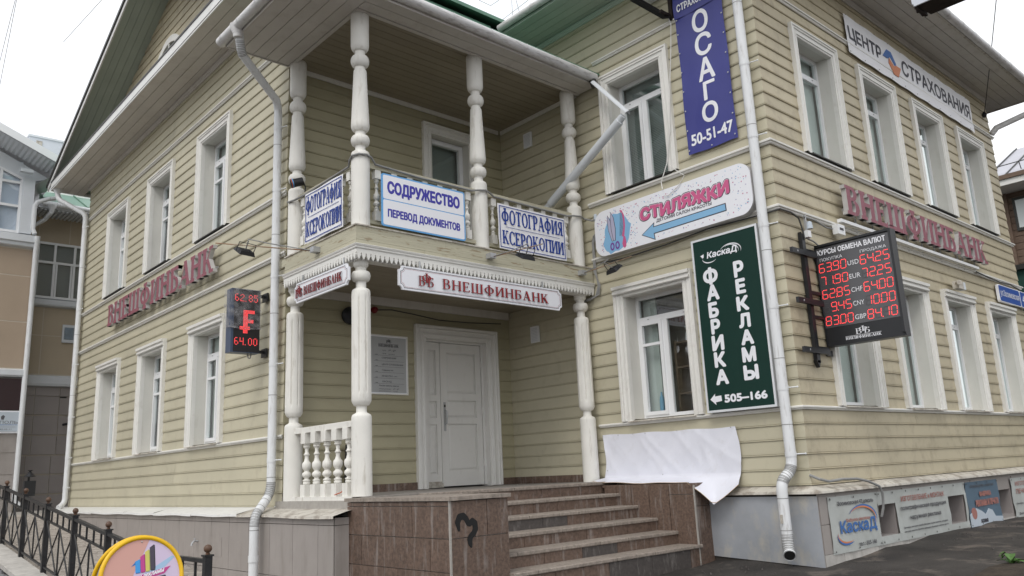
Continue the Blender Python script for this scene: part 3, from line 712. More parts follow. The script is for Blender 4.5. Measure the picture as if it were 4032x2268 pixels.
# wing roof (hipped) and its eaves
b = MB(); b.add([(3.28, -6.03, 7.40), (14.0, -6.03, 7.40), (14.0, 9, 7.40), (3.28, 9, 7.40), (8.4, -.9, 9.55), (8.8, 4, 9.55), (3.28, -6.03, 7.43), (14.0, -6.03, 7.43), (14.0, 9, 7.43), (3.28, 9, 7.43)], [(6, 7, 4), (7, 8, 5, 4), (8, 9, 5), (9, 6, 4, 5), (0, 1, 7, 6), (1, 2, 8, 7), (3, 0, 6, 9)])
b.build('roof', 'roof_green', house)
soffit(3.36, W, -D, -.86, 'y', 5, SZ, 'soffit_green'); soffit(3.36, 13.98, -6.0, -D, 'x', 5, SZ, 'soffit'); soffit(-.0, 3.4, -.8, 0, 'x', 5, SZ, 'soffit_green')
soffit(XR, 13.98, -D, -2.0, 'y', 4, SZ, 'soffit')
b = MB(); b.wbox(3.30, 3.36, -6.02, -.86, SZ-.03, SZ+.06); b.build('fascia', 'soffit_green', house)
b = MB(); b.wbox(3.36, 14.0, -6.04, -6.0, SZ-.02, SZ+.06); b.build('fascia', 'flash_worn', house)
b = MB(); b.wbox(13.98, 14.02, -6.04, -2, SZ-.02, SZ+.06); b.build('fascia', 'flash_worn', house)
b = MB(); b.wbox(-.7, 3.3, -.9, -.86, SZ-.03, SZ+.1); b.build('fascia', 'roof_green', house)
def gutter(path, r, name='gutter', every=.62, m='gutter', brk=True):
    g_ = MB().tube(path, r, 14).build(name, m, house)
    a, c = Vector(path[0]), Vector(path[-1]); L = (c-a).length; n = max(2, int(L/every))
    t = (c-a).normalized()
    for i in range(n+1):
        p = a+(c-a)*((i+.25)/(n+.5)); MB().tube([p-t*.012, p+t*.012], r*1.07, 14, cap=False).build('bracket', 'gutter' if m != 'roof_green' else m, g_)
    return g_
gutter([(3.235, -5.98, 7.42), (3.235, -1.1, 7.42)], .06, m='gutter')
gutter([(3.3, -6.10, 7.39), (13.95, -6.10, 7.39)], .07)
gutter([(-.6, -.93, 7.47), (3.15, -.93, 7.47)], .045, m='roof_green')
gutter([(-.70, 11.14, 7.42), (.5, 11.14, 7.42)], .06)
# ---- porch roof
CZ = 6.145
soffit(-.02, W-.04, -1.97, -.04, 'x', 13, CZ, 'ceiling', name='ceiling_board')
b = MB(); b.wbox(-1.0, W, -2.38, 0, CZ+.021, CZ+.03); b.build('eave_lining', 'joint_dark', house)
soffit(-.07, W-.04, -2.40, -2.035, 'x', 2, 6.10, 'soffit'); soffit(-.98, -.075, -2.40, -.11, 'y', 5, 6.10, 'soffit')
b = MB(); b.wbox(-.075, W-.04, -2.035, -1.975, 6.085, 6.18); b.wbox(-.075, -.02, -1.975, -.1, 6.085, 6.18); b.build('beam_trim', 'soffit', house)
b = MB(); b.wbox(-1.0, W-.04, -2.42, -2.4, 6.085, 6.27); b.wbox(-1.0, -.98, -2.4, -.1, 6.085, 6.27); b.wbox(-1.0, -.075, -.11, -.09, 6.085, 6.27); b.build('fascia', 'soffit', house)
b = MB(); b.add([(-1.04, -2.46, 6.29), (W, -2.46, 6.29), (W, 0, 6.78), (.5, 0, 6.78), (-1.04, 0, 6.29), (-1.04, -2.46, 6.26), (W, -2.46, 6.26), (-1.04, 0, 6.26)], [(0, 1, 2, 3), (0, 3, 4), (0, 1, 6, 5), (0, 4, 7, 5)])
b.add([(-1.04, 0, 6.26), (.5, 0, 6.26), (.5, 0, 6.78), (-1.04, 0, 6.29)], [(0, 1, 2, 3)]); b.build('porch_roof', 'roof_green', house)
b = MB(); b.wbox(.05, W-.1, -.06, -.035, CZ-.07, CZ); b.wbox(W-.06, W-.035, -1.95, -.06, CZ-.07, CZ); b.build('ceiling_moulding', 'trim', house)
gutter([(-1.04, -2.47, 6.19), (3.98, -2.47, 6.175)], .072, every=.7)
gutter([(-1.05, -2.47, 6.19), (-1.05, -.02, 6.18)], .072, every=.6)
# ---- porch columns
UP = [(3.17, .117), (4.12, .117), (4.146, .116), (4.165, .108), (4.178, .09), (4.185, .066), (4.192, .065), (4.25, .064), (4.256, .085), (4.272, .104), (4.30, .115), (4.33, .120), (4.36, .115), (4.385, .10), (4.395, .075), (4.404, .066), (4.447, .065), (4.452, .085), (4.458, .092), (4.462, .094), (4.48, .108), (4.513, .117), (4.56, .116), (4.9, .100), (5.285, .084), (5.299, .081), (5.306, .068), (5.345, .066), (5.352, .085), (5.358, .09), (5.372, .104), (5.40, .116), (5.438, .120), (5.47, .113), (5.495, .098), (5.503, .075), (5.517, .066), (5.568, .066), (5.574, .085), (5.582, .094), (5.592, .098), (5.612, .11), (5.645, .117), (5.7, .118), (6.10, .118), (6.13, .116), (6.143, .108)]
LO = [(-.05, .121), (.80, .119), (.855, .118), (.878, .110), (.888, .096), (.893, .085), (.905, .066), (.915, .062), (.978, .062), (.985, .08), (.99, .09), (1.0, .095), (1.02, .108), (1.045, .117), (1.12, .117), (1.145, .117), (1.16, .117), (1.2, .117)]+[(1.2+.1*i, .117-.0004*i) for i in range(1, 10)]+[(2.22, .115), (2.245, .115), (2.26, .115), (2.30, .115), (2.36, .113), (2.382, .106), (2.396, .09), (2.402, .066), (2.41, .063), (2.487, .063), (2.492, .085), (2.50, .098), (2.525, .110), (2.562, .118), (2.598, .110), (2.612, .10), (2.618, .07), (2.624, .064), (2.662, .066), (2.67, .078), (2.684, .088), (2.69, .092), (2.742, .093), (2.75, .10), (2.80, .12)]
def col(x, y, prof, name='porch_column', flute=None):
    return MB().lathe(x, y, prof, 112 if flute else 40, 0, flute).build(name, 'column', house)
CX, CY = .049, -1.888
for (x, y) in ((CX, CY), (1.985, CY), (3.93, CY), (.041, -.20)): col(x, y, UP)
for (x, y, zb) in ((CX, CY, -.05), (3.93, CY, -.05), (.041, -.20, -.112)):
    pr = [(zb, .121)]+LO[1:]; col(x, y, pr, flute=(8, 1.14, 2.265, .016))
# ---- balcony: floor, fascia boards, moulding, sawn lace
b = MB(); b.wbox(-EE+.02, W-.04, -DD+.02, -.04, 3.05, 3.155); b.build('balcony_floor', 'siding_wood', house)
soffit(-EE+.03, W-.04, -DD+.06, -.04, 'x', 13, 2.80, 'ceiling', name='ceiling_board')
b = MB(); b.wbox(-EE+.03, W-.04, -DD+.06, -.04, 2.822, 2.83); b.build('eave_lining', 'joint_dark', house)
FF, FS = FY(-DD), FX(-EE)
def strip(z0, z1, d, m, name, cap=0., js=()):
    cuts = [-EE]+list(js)+[W-.045]
    for i in range(len(cuts)-1):
        MB().prism(FF, [(d-.03, z0), (d, z0), (d, z1), (d-.03, z1)], cuts[i]+(.001 if i else 0), cuts[i+1]-.001, 1 if i == 0 else 0, 0).build(name, m, house)
    MB().prism(FS, [(d-.03, z0), (d, z0), (d, z1), (d-.03, z1)], .18 if d < .05 else .17, DD, 0, 1).build(name, m, house)
strip(3.055, 3.15, .0, 'siding_wood', 'fascia_board', js=(1.24,)); strip(2.975, 3.0535, .002, 'siding_wood', 'fascia_board', js=(2.62,)); strip(2.90, 2.9735, .0, 'siding_wood', 'fascia_board', js=(.9, 3.1))
strip(3.151, 3.168, .014, 'flash_worn', 'cap_flashing')
for k, (fr, a, c, m0, m1) in enumerate(((FF, -EE, W-.045, 1, 0), (FS, .165, DD, 0, 1))):
    MB().prism(fr, [(.002, 2.862), (.018, 2.862), (.022, 2.872), (.022, 2.886), (.03, 2.892), (.038, 2.912), (.03, 2.918), (.002, 2.918)], a, c, m0, m1).build('moulding', 'trim', house)
    # lace board with sawn teeth and drilled holes
    lace = MB(); L = c-a; n = round(L/.067); p = L/n; d0, d1 = -.012, .008
    for i in range(n):
        x0 = a+i*p; x1 = x0+p; zt, zv, zb = 2.862, 2.795, 2.725; h = .0075
        # one tooth: body down to the drilled notch, keyhole slot, point
        poly = [(x0, zt), (x0, zv+.012), (x0+h, zv+.008), (x0+h, zv-.006), (x0+.004, zv-.011), (x0+p*.36, zb+.012), (x0+p*.5, zb), (x0+p*.64, zb+.012), (x1-.004, zv-.011), (x1-h, zv-.006), (x1-h, zv+.008), (x1, zv+.012), (x1, zt)]
        lace.ext(fr, poly, d0, d1)
    lace.build('sawn_lace', 'trim', house)
# beams under the balcony behind the lace
b = MB(); b.wbox(-.06, W-.06, -DD+.06, -DD+.2, 2.74, 2.80); b.wbox(-.06, .10, -DD+.2, -.25, 2.74, 2.80); b.build('porch_beam', 'trim', house)
b = MB(); b.wbox(.05, W-.06, -.075, -.035, 2.68, 2.80); b.build('ceiling_moulding', 'soffit', house)
# ---- balustrades
def baluster(x, y, z0, z1, w, name, parent, k):
    """square blocks top and bottom, turned shaft between"""
    h = z1-z0; b = MB(); q = w/2
    b.wbox(x-q, x+q, y-q, y+q, z0, z0+h*.19); b.wbox(x-q, x+q, y-q, y+q, z1-h*.17, z1)
    pr = [(.19, .60), (.20, .78), (.22, .80), (.235, .62), (.245, .80), (.262, .80), (.27, .5), (.285, .45), (.30, .62), (.32, .92), (.345, .98), (.37, .86), (.385, .60), (.40, .50), (.415, .62), (.44, .88), (.47, .98), (.505, .98), (.53, .86), (.55, .58), (.60, .42), (.635, .44), (.652, .66), (.66, .68), (.67, .5), (.70, .36), (.75, .42), (.765, .62), (.775, .74), (.79, .74), (.795, .56), (.805, .72), (.82, .72), (.83, .55)]
    b.lathe(x, y, [(z0+h*a, q*r*1.02) for a, r in pr], 18)
    return b.build(name, 'column', parent)
rail = MB(); rail.wbox(.0, .10, CY+.10, -.28, .755, .82); rail.wbox(.02, .08, CY+.10, -.28, .82, .828)
lr = rail.build('porch_railing', 'column', house)
MB().wbox(-.03, .13, CY+.09, -.13, -.115, -.045).build('bottom_rail', 'column', lr)
MB().wbox(-.06, .12, CY+.09, .12, -.165, -.150).build('drip_strip', 'flash_white', lr)
for i in range(5): baluster(.05, -.555-.262*i+(.0 if i else 0), -.045, .755, .118, 'baluster', lr, i)
def brail(x0, x1, y0, y1, horiz):
    b = MB(); t = .045
    if horiz: b.wbox(x0, x1, y0-t, y0+t, 3.975, 4.045); b.wbox(x0, x1, y0-.03, y0+.03, 3.25, 3.30)
    else: b.wbox(x0-t, x0+t, y0, y1, 3.975, 4.045); b.wbox(x0-.03, x0+.03, y0, y1, 3.25, 3.30)
    r = b.build('balcony_railing', 'siding_wood', house)
    L = (x1-x0) if horiz else (y1-y0); n = max(2, round(L/.235))
    for i in range(n):
        u = (i+.5)/n; baluster(x0+L*u if horiz else x0, y0 if horiz else y0+L*u, 3.30, 3.975, .085, 'baluster', r, i)
brail(CX+.11, 1.985-.11, CY, CY, True); brail(1.985+.11, 3.93-.11, CY, CY, True); brail(CX, CX, CY+.11, -.31, False)
# ---- entrance door with surround
fr = FY(0)
dr = MB(); dr.box(fr, 2.30, 2.345, -.16, .03, -.05, 2.30); dr.box(fr, 3.575, 3.62, -.16, .03, -.05, 2.30); dr.box(fr, 2.345, 3.575, -.16, .029, 2.255, 2.30); dr.box(fr, 2.345, 2.396, -.13, -.075, -.03, 2.255); dr.box(fr, 3.541, 3.575, -.13, -.075, -.03, 2.255); dr.box(fr, 2.396, 3.541, -.13, -.076, 2.222, 2.255)
door = dr.build('entrance_door', 'door', house)
c = MB(); sweep3(c, fr, 2.13, 3.79, -.045, 2.45, [(0, 0), (0, .085), (.02, .09), (.03, .07), (.055, .075), (.062, .085), (.075, .066), (.12, .06), (.128, .072), (.15, .075), (.158, .055), (.175, .05), (.185, .03), (.185, -.02)]); c.build('casing', 'door', door)
def leaf(s0, s1, z0, z1, panels, d=-.095):
    b = MB(); b.box(fr, s0, s1, d-.05, d-.028, z0, z1); st = .075 if s1-s0 < .5 else .11; z = z0
    b.box(fr, s0, s0+st, d-.028, d, z0, z1); b.box(fr, s1-st, s1, d-.028, d, z0, z1)
    edges = [z0]+[q for p in panels for q in p]+[z1]
    for i in range(0, len(edges), 2): b.box(fr, s0+st, s1-st, d-.028, d-.0005, edges[i], edges[i+1])
    lf = b.build('door_leaf', 'door', door)
    for p, q in panels:
        m = .006; b = MB(); P = fr.P; a0, a1, c0, c1 = s0+st+m, s1-st-m, p+m, q-m; e = .034
        b.add([P(a0, d-.0275, c0), P(a1, d-.0275, c0), P(a1, d-.0275, c1), P(a0, d-.0275, c1), P(a0+e, d-.008, c0+e), P(a1-e, d-.008, c0+e), P(a1-e, d-.008, c1-e), P(a0+e, d-.008, c1-e)], [(4, 5, 6, 7), (0, 1, 5, 4), (1, 2, 6, 5), (2, 3, 7, 6), (3, 0, 4, 7)])
        b.build('panel', 'door', lf)
MB().box(fr, 2.396, 3.541, -.175, -.165, -.04, 2.23).build('door_gap_shade', 'black_matte', door)  # black sheet added so the gaps around the leaves read as shade
leaf(2.402, 2.694, .03, 2.214, [(.16, .92), (1.02, 1.28), (1.38, 2.09)]); r_ = leaf(2.722, 3.533, -.028, 2.214, [(.20, .93), (1.03, 1.30), (1.41, 2.07)])
b = MB(); b.box(fr, 2.700, 2.716, -.15, -.085, .0, 2.2); b.build('astragal', 'door', door)
b = MB(); b.box(fr, 2.385, 2.70, -.12, -.07, -.04, .028); b.box(fr, 2.40, 2.66, -.075, -.06, .0, .05); b.build('threshold', 'flash_worn', door)
b = MB(); b.box(fr, 2.752, 2.795, -.096, -.09, .82, 1.27); b.tube([fr.P(2.775, -.09, .92), fr.P(2.775, -.045, .94), fr.P(2.775, -.035, 1.03), fr.P(2.775, -.045, 1.13), fr.P(2.775, -.09, 1.15)], .011, 8)
b.build('door_handle', 'steel', door)
for z in (.25, 1.1, 1.85): MB().tube([fr.P(3.537, -.085, z), fr.P(3.537, -.085, z+.1)], .011, 8).build('hinge', 'door', door)
b = MB(); b.box(fr, 2.76, 2.79, -.092, -.088, 1.19, 1.23); b.build('lock_plate', 'flash_dark', door)
# balcony door
c = MB(); c.box(fr, 2.53, 2.56, -.2, .03, 3.17, 5.74); c.box(fr, 3.34, 3.37, -.2, .03, 3.17, 5.74); c.box(fr, 2.53, 3.37, -.2, .029, 5.74, 5.77)
bd = c.build('balcony_door', 'reveal', house)
c = MB(); sweep3(c, fr, 2.365, 3.53, 3.17, 5.90, CAS); c.build('casing', 'trim', bd)
c = MB(); t = .03; D0, D1 = -.2, -.13
c.box(fr, 2.56, 2.56+t, D0, D1, 3.17, 5.73); c.box(fr, 3.34-t, 3.34, D0, D1, 3.17, 5.73); c.box(fr, 2.59, 3.31, D0, D1-.001, 5.70, 5.73); c.box(fr, 2.59, 3.31, D0, D1-.001, 3.17, 3.9)
c.build('frame', 'pvc', bd); c = MB(); c.box(fr, 2.59, 2.64, D0+.01, D1+.012, 3.9, 5.70); c.box(fr, 3.25, 3.31, D0+.01, D1+.012, 3.9, 5.70); c.box(fr, 2.64, 3.25, D0+.01, D1+.011, 5.64, 5.70); c.box(fr, 2.64, 3.25, D0+.01, D1+.011, 3.9, 4.0)
c.build('sash', 'pvc', bd); MB().box(fr, 2.64, 3.25, -.17, -.165, 4.0, 5.64).build('pane', 'glass', bd); MB().box(fr, 2.6, 3.3, -.30, -.29, 3.9, 5.7).build('curtain', 'blind_dark', bd)
# skirting stones in the porch
for (f_, a, c_) in ((FY(0), .16, 2.13), (FY(0), 3.79, W), (FX(W), .0, 1.78)):
    n = max(1, round((c_-a)/.5))
    for i in range(n): MB().box(f_, a+(c_-a)*i/n+.002, a+(c_-a)*(i+1)/n-.002, .0, .048, -.05, .058).build('skirting_stone', 'granite', house)
# ---- plinth
# left plinth: tiles, sloping metal flashing
PX = -.33
def tiles(fr, s0, s1, rows, pitch, m, gap=.007, th=.012, off=0., name='plinth_tile', parent=house, skip=()):
    s = s0-off
    cols = []
    while s < s1-.01: cols.append((max(s, s0), min(s+pitch, s1))); s += pitch
    for (z0, z1) in rows:
        for (p, q) in cols:
            if q-p < .03 or any(p < k[1] and q > k[0] and z0 < k[3] and z1 > k[2] for k in skip): continue
            MB().box(fr, p+gap/2, q-gap/2, 0, th, z0+gap/2, z1-gap/2).build(name, m, parent)
b = MB(); b.wbox(PX, -.02, -1.93, 11.1, -2.0, -.262); b.build('plinth', 'joint_dark', house)
tiles(FX(PX), -11.1, 1.93, [(-.346, -.262), (-.955, -.346), (-1.56, -.955)], .612, 'tile', off=.17)
tiles(FY(-1.93), PX, -.15, [(-.346, -.262), (-.955, -.346), (-1.56, -.955)], .4, 'tile')
b = MB(); b.box(FX(PX), -1.62, -1.10, .0125, .016, -.80, -.55); b.build('hatch_plate', 'tile', house)
def tap(x, y, z):
    b = MB(); b.tube([(x, y, z), (x-.06, y, z), (x-.085, y, z-.025), (x-.09, y, z-.06)], [.014, .014, .014, .018], 8); b.tube([(x-.05, y-.03, z+.035), (x-.05, y+.03, z+.035)], .007, 6); b.tube([(x-.05, y, z), (x-.05, y, z+.035)], .008, 6)
    b.build('outdoor_tap', 'steel', house)
tap(PX-.01, 1.95, -.62)
# sheet-metal flashing pieces on top of the left plinth
ys_ = [-2.0, .55, 2.15, 3.75, 5.3, 7.2, 9.2, 11.1]; random.seed(4)
for i in range(len(ys_)-1):
    a, c = ys_[i], ys_[i+1]; k = 8; b = MB(); P = []; ph = random.uniform(0, 6)
    for j in range(k+1):
        y = a+(c-a)*j/k; w1 = .003*sin(ph+j*.8); w2 = .006*sin(ph*2+j*.9)
        P += [(-.0 if i or a > -.1 else -.0, y, -.166), (-.20, y, -.198+w1), (-.385+w2*.5, y+.0, -.243+w2), (-.392+w2*.5, y, -.272+w2), (-.37+w2*.5, y, -.276+w2)]
    b.add(P, [(j*5+q, (j+1)*5+q, (j+1)*5+q+1, j*5+q+1) for j in range(k) for q in range(4)])
    if i: b.add([(0, a+.0, -.158), (-.2, a-.01, -.188), (-.385, a+.01, -.232), (-.385, a+.03, -.232), (-.2, a+.02, -.188), (0, a+.025, -.158)], [(0, 1, 4, 5), (1, 2, 3, 4)])
    b.build('plinth_flashing', 'flash_white' if i else 'flash_worn', house)
MB().wbox(-.02, .0, -1.95, .0, -.9, -.166).build('plinth', 'joint_dark', house)
# right plinth along the street
PY = -D-.1
holes = [(5.50, 6.02, -.865, -.48), (7.76, 8.36, -.88, -.492), (9.855, 10.42, -.90, -.505)]
grid_wall(FY(PY), W-.1, XR+.1, -1.6, -.26, holes, 'tile', 'plinth', 0)
for (a, c, z0, z1) in holes:
    b = MB(); F = FY(PY); P = F.P
    b.add([P(a, .0, z0), P(c, .0, z0), P(c, .0, z1), P(a, .0, z1), P(a, -.45, z0), P(c, -.45, z0), P(c, -.45, z1), P(a, -.45, z1)], [(4, 5, 6, 7), (0, 1, 5, 4), (1, 2, 6, 5), (2, 3, 7, 6), (3, 0, 4, 7)])
    hh = b.build('basement_recess', 'tile_dark', house)
    MB().box(F, a+.08, c-.06, -.43, -.40, z0+.06, z1-.05).build('pane', 'glass_blue', hh)
    b = MB(); b.box(F, a+.02, a+.08, -.44, -.39, z0, z1); b.box(F, c-.06, c-.01, -.44, -.39, z0, z1); b.build('frame', 'flash_worn', hh)
tiles(FY(PY), W-.08, XR+.08, [(-1.3, -.95)], .9, 'kerb', off=.45, skip=())
tiles(FY(PY), W-.08, XR+.08, [(-.95, -.62), (-.62, -.30)], .61, 'tile', off=.2, skip=holes)
# zinc sheets round the corner
def sheet(fr, s0, s1, z0, z1, d, m, name, z0b=None, lab=None, rv=True):
    b = MB(); n = 10; P = []
    for j in range(n+1):
        s = s0+(s1-s0)*j/n; zb = z0+(z0b-z0)*j/n if z0b is not None else z0
        for q in range(7):
            z = zb+(z1-zb)*q/6; P.append(fr.P(s, d+.0035*sin(j*1.1+q*.7)+.002*sin(j*2.3-q*1.9), z))
    b.add(P, [(j*7+q, (j+1)*7+q, (j+1)*7+q+1, j*7+q+1) for j in range(n) for q in range(6)], 0, True)
    if rv:
        for j in range(8):
            for z in (z1-.055, ): b.add([fr.P(s0+(s1-s0)*(j+.5)/8+.007*cos(a), d+.008, z+.007*sin(a)) for a in (0, 1.05, 2.1, 3.14, 4.2, 5.2)], [(0, 1, 2, 3, 4, 5)])
    return b.build(name, m, house, sharp=False)
MB().wbox(W-.09, W, -D-.09, -3.8, -1.6, -.27).build('plinth', 'joint_dark', house)
sheet(FX(W-.1), 3.84, D+.115, -1.01, -.29, .012, 'zinc', 'zinc_sheet', -1.085)
b = MB(); b.wbox(W-.1, W-.098, -D-.09, -3.85, -1.25, -.28); b.build('plinth', 'joint_dark', house)
# worn flashing on the right plinth, wrapping the corner
def flash_run(fr, s0, s1, m0, m1, n, m):
    for i in range(n):
        a = s0+(s1-s0)*i/n; c = s0+(s1-s0)*(i+1)/n
        pr = [(.0, -.172), (.09, -.20), (.165, -.236), (.172, -.262), (.165, -.268), (.158, -.24), (.0, -.19)]
        MB().prism(fr, pr, a+.001, c-.001, m0 if i == 0 else 0, m1 if i == n-1 else 0).build('plinth_flashing', m, house)
        if i: MB().prism(fr, [(.0, -.166), (.09, -.193), (.163, -.229), (.163, -.235), (.0, -.172)], a-.012, a+.012).build('flashing_seam', m, house)
flash_run(FX(W), 3.75, D, 0, 1, 1, 'flash_worn'); flash_run(FY(-D), W, XR, 1, 1, 5, 'flash_worn')
# ---- downpipes
def pipe(path, r, ribs=None, clamps=(), m='pipe', name='downpipe', seams=(), arm=(1, 0, 0)):
    p = MB().tube(path, r, 18).build(name, m, house)
    for (x, y, z) in seams: MB().tube([(x, y, z-.004), (x, y, z+.004)], r*1.03, 18, cap=False).build('seam', 'cable', p)
    for (x, y, z) in clamps:
        c = MB().tube([(x, y, z-.03), (x, y, z+.03)], r*1.07, 18, cap=False)
        ax, ay, _ = arm; c.tube([(x+ax*r, y+ay*r, z), (x+ax*(r+.10), y+ay*(r+.10), z)], .008, 6); c.sphere((x+ax*(r+.11), y+ay*(r+.11), z), .013, 6)
        c.build('pipe_clamp', m, p)
    return p
def elbow(a, b, c, n=7):
    a, b, c = Vector(a), Vector(b), Vector(c); o = []
    for i in range(n+1):
        t = i/n; o.append(tuple((1-t)**2*a+2*t*(1-t)*b+t*t*c))
    return o
def ribs(p, pts, r, m='pipe'):
    b = MB()
    for i in range(len(pts)-1):
        for k in range(2):
            q = Vector(pts[i])+(Vector(pts[i+1])-Vector(pts[i]))*(k/2+.25); t = (Vector(pts[i+1])-Vector(pts[i])).normalized()
            b.tube([q-t*.004, q+t*.004], r*1.05, 16, cap=False)
    b.build('bend_rib', 'cable', p)
# left corner pipe
lx, ly = -.125, .085; R = .058
e1 = elbow((-1.0, -.53, 6.10), (-.98, -.50, 5.93), (-.90, -.42, 5.86)); e2 = elbow((-.20, .0, 5.56), (lx, ly, 5.50), (lx, ly, 5.38)); e3 = elbow((lx, ly, .16), (lx, ly, .03), (-.22, .0, -.05)); e4 = elbow((-.40, -.14, -.20), (-.47, -.19, -.26), (-.47, -.19, -.38))
p = pipe(e1+e2+e3+e4+[(-.47, -.19, -1.25)], R, clamps=[(lx, ly, z) for z in (5.17, 4.22, 2.95, 1.72, .44)], seams=[(lx, ly, z) for z in (4.9, 3.55, 2.42, 1.3, .22)]+[(-.47, -.19, -.42)], arm=(.35, -.9, 0))
ribs(p, e3+e4, R); ribs(p, e1[2:], R)
MB().lathe(-1.03, -.55, [(6.02, .058), (6.07, .066), (6.16, .105), (6.20, .11)], 16).build('outlet_funnel', 'gutter', p)
MB().tube([(-.47, -.19, -.72), (-.47, -.19, -.80)], R*1.12, 18, cap=False).build('pipe_clamp', 'pipe', p)
# right corner pipe
px, py = W-.125, -5.075; R2 = .064
e3 = elbow((px, py, .16), (px, py, .04), (px-.07, py+.02, -.02)); e4 = elbow((px-.13, py+.04, -.07), (px-.19, py+.06, -.13), (px-.19, py+.06, -.24)); e5 = elbow((px-.19, py+.06, -.70), (px-.19, py+.06, -.86), (px-.285, py-.0, -.925))
p = pipe([(px, py, 7.3)]+e3+e4+e5, R2, clamps=[(px, py, z) for z in (6.5, 5.30, 4.27, 3.06, 2.0, .99, .20)], seams=[(px, py, z) for z in (6.2, 4.42, 2.72, 1.35, .55)]+[(px-.19, py+.06, -.30), (px-.19, py+.06, -.66)], arm=(.25, -.97, 0))
ribs(p, e5, R2); ribs(p, e3[3:]+e4[:4], R2)
MB().tube([(px-.27, py+.008, -.916), (px-.289, py-.003, -.928)], [R2*1.1, R2*1.1], 18, cap=False).build('spout_rim', 'pipe', p)
MB().tube([(px-.25, py+.02, -.90), (px-.2895, py-.0035, -.9285)], [R2*.95, R2*.95], 18).build('spout_mouth', 'black_matte', p)
b = MB(); b.wbox(px-.13, px-.09, py+.05, py+.07, -.52, -.44); b.wbox(px-.28, px-.25, py+.05, py+.07, -.58, -.48); b.build('pipe_clamp', 'flash_worn', p)
# far-left pipe
fx, fy = -.12, 10.28
e1 = elbow((-.62, 10.95, 7.30), (-.62, 10.95, 7.1), (-.50, 10.8, 7.02)); e2 = elbow((-.22, 10.4, 6.72), (fx, fy, 6.66), (fx, fy, 6.5)); e3 = elbow((fx, fy, .02), (fx, fy, -.1), (-.26, 10.2, -.17))
p = pipe([(-.62, 10.95, 7.40)]+e1+e2+e3, .058, clamps=[(fx, fy, z) for z in (6.3, 4.3, 3.0, 1.8, .9, .25)], seams=[(fx, fy, z) for z in (5.3, 3.7, 2.3)], arm=(.2, -.97, 0))
MB().lathe(-.62, 10.95, [(7.24, .06), (7.30, .07), (7.37, .12), (7.40, .12)], 14).build('outlet_funnel', 'pipe', p)
# far-right pipe behind the corner
p = pipe(elbow((13.75, -6.06, 7.25), (13.75, -6.06, 7.0), (13.66, -5.9, 6.95))+[(13.32, -5.35, 6.72), (13.28, -5.25, 6.6)], .06, m='gutter')
MB().lathe(13.75, -6.06, [(7.2, .06), (7.26, .07), (7.34, .12), (7.40, .12)], 14).build('outlet_funnel', 'gutter', p)
# porch-gutter pipe on the right
p = pipe([(3.87, -3.07, 5.27), (3.86, -1.62, 4.44), (3.86, -1.3, 4.26)], .056, m='ledge', name='downpipe')
b = MB(); A_, B_ = Vector((3.89, -2.50, 6.04)), Vector((3.865, -3.16, 5.27)); t_ = (B_-A_).normalized(); q_ = Vector((1, 0, 0)); w_3 = t_.cross(q_)
for i in range(10):
    a0, a1 = pi*i/10, pi*(i+1)/10
    for rr in (.05, .045): b.add([A_+(q_*cos(a0)+w_3*sin(a0))*rr, A_+(q_*cos(a1)+w_3*sin(a1))*rr, B_+(q_*cos(a1)+w_3*sin(a1))*rr, B_+(q_*cos(a0)+w_3*sin(a0))*rr], [(0, 1, 2, 3)], 0, True)
b.build('drain_trough', 'ledge', p)
b = MB(); b.tube([(3.862, -3.0, 5.21), (3.86, -1.45, 4.345)], .068, 18); b.build('pipe_sleeve', 'ledge', p)
b = MB(); b.lathe(3.93, -2.47, [(6.0, .03), (6.06, .05), (6.12, .06)], 10); b.build('outlet_funnel', 'flash_dark', p)
# small vents, lamps and alarm in the porch
for (s, z) in ((.76, 5.60), (.69, 2.20)):
    b = MB(); b.box(FX(W), s-.095, s+.095, .03, .062, z, z+.27); v = b.build('wall_vent', 'pvc', house)
    for i in range(9): MB().box(FX(W), s-.07, s+.07, .0625, .067, z+.025+i*.025, z+.037+i*.025).build('slat', 'ledge', v)

# ================================================================ STAIRCASE
st = thing('granite_staircase', 'brown granite steps with pale treads between two granite cheek blocks', 'staircase', (2, -3, -1.05))
# landing
random.seed(8)
b = MB(); b.wbox(-.1, 4.05, -2.26, 0, -.6, -.092); b.build('landing_core', 'mortar', st)
for j in range(4):
    for i in range(7):
        x0 = -.02+.578*i; y0 = -2.27+.565*j
        MB().wbox(x0+.003, x0+.575, y0+.003, min(y0+.562, -.0), -.09, -.05+random.uniform(-.001, .001)).build('landing_slab', 'floor_slab', st)
x0_, x1_ = .6, 3.70
for k in range(6):
    z = -.05-.159*k; yn = -2.30-.314*k; xe = 4.03 if k == 0 else x1_
    if k == 5: xe = x1_+.06
    xs_ = [x0_-.02]
    while xs_[-1] < xe-.35: xs_.append(xs_[-1]+random.choice((.34, .5, .62, .72)))
    if xe-xs_[-1] < .15: xs_.pop()
    xs_.append(xe)
    for i in range(len(xs_)-1):
        e = random.uniform(-.004, .004); b = MB()
        b.prism(FY(0), [(-yn-.36, z-.042), (-yn+e-.006, z-.042), (-yn+e, z-.034), (-yn+e, z-.008), (-yn+e-.01, z), (-yn-.36, z+.0)], xs_[i]+.003, xs_[i+1]-.003)
        b.build('tread_slab', 'granite_light', st)
    h = .117 if k < 5 else .36
    xs_ = [x0_-.02]
    while xs_[-1] < xe-.45: xs_.append(xs_[-1]+random.choice((.42, .6, .75)))
    xs_.append(xe)
    for i in range(len(xs_)-1):
        dark = (k in (2,) and i in (1, 2)) or (k == 4 and i == 2) or (k == 5 and i in (3, 4))
        MB().wbox(xs_[i]+.003, xs_[i+1]-.003, yn+.022, yn+.05, z-.042-h+.001, z-.044).build('riser_slab', 'granite_dark' if dark else 'granite', st)
b = MB()
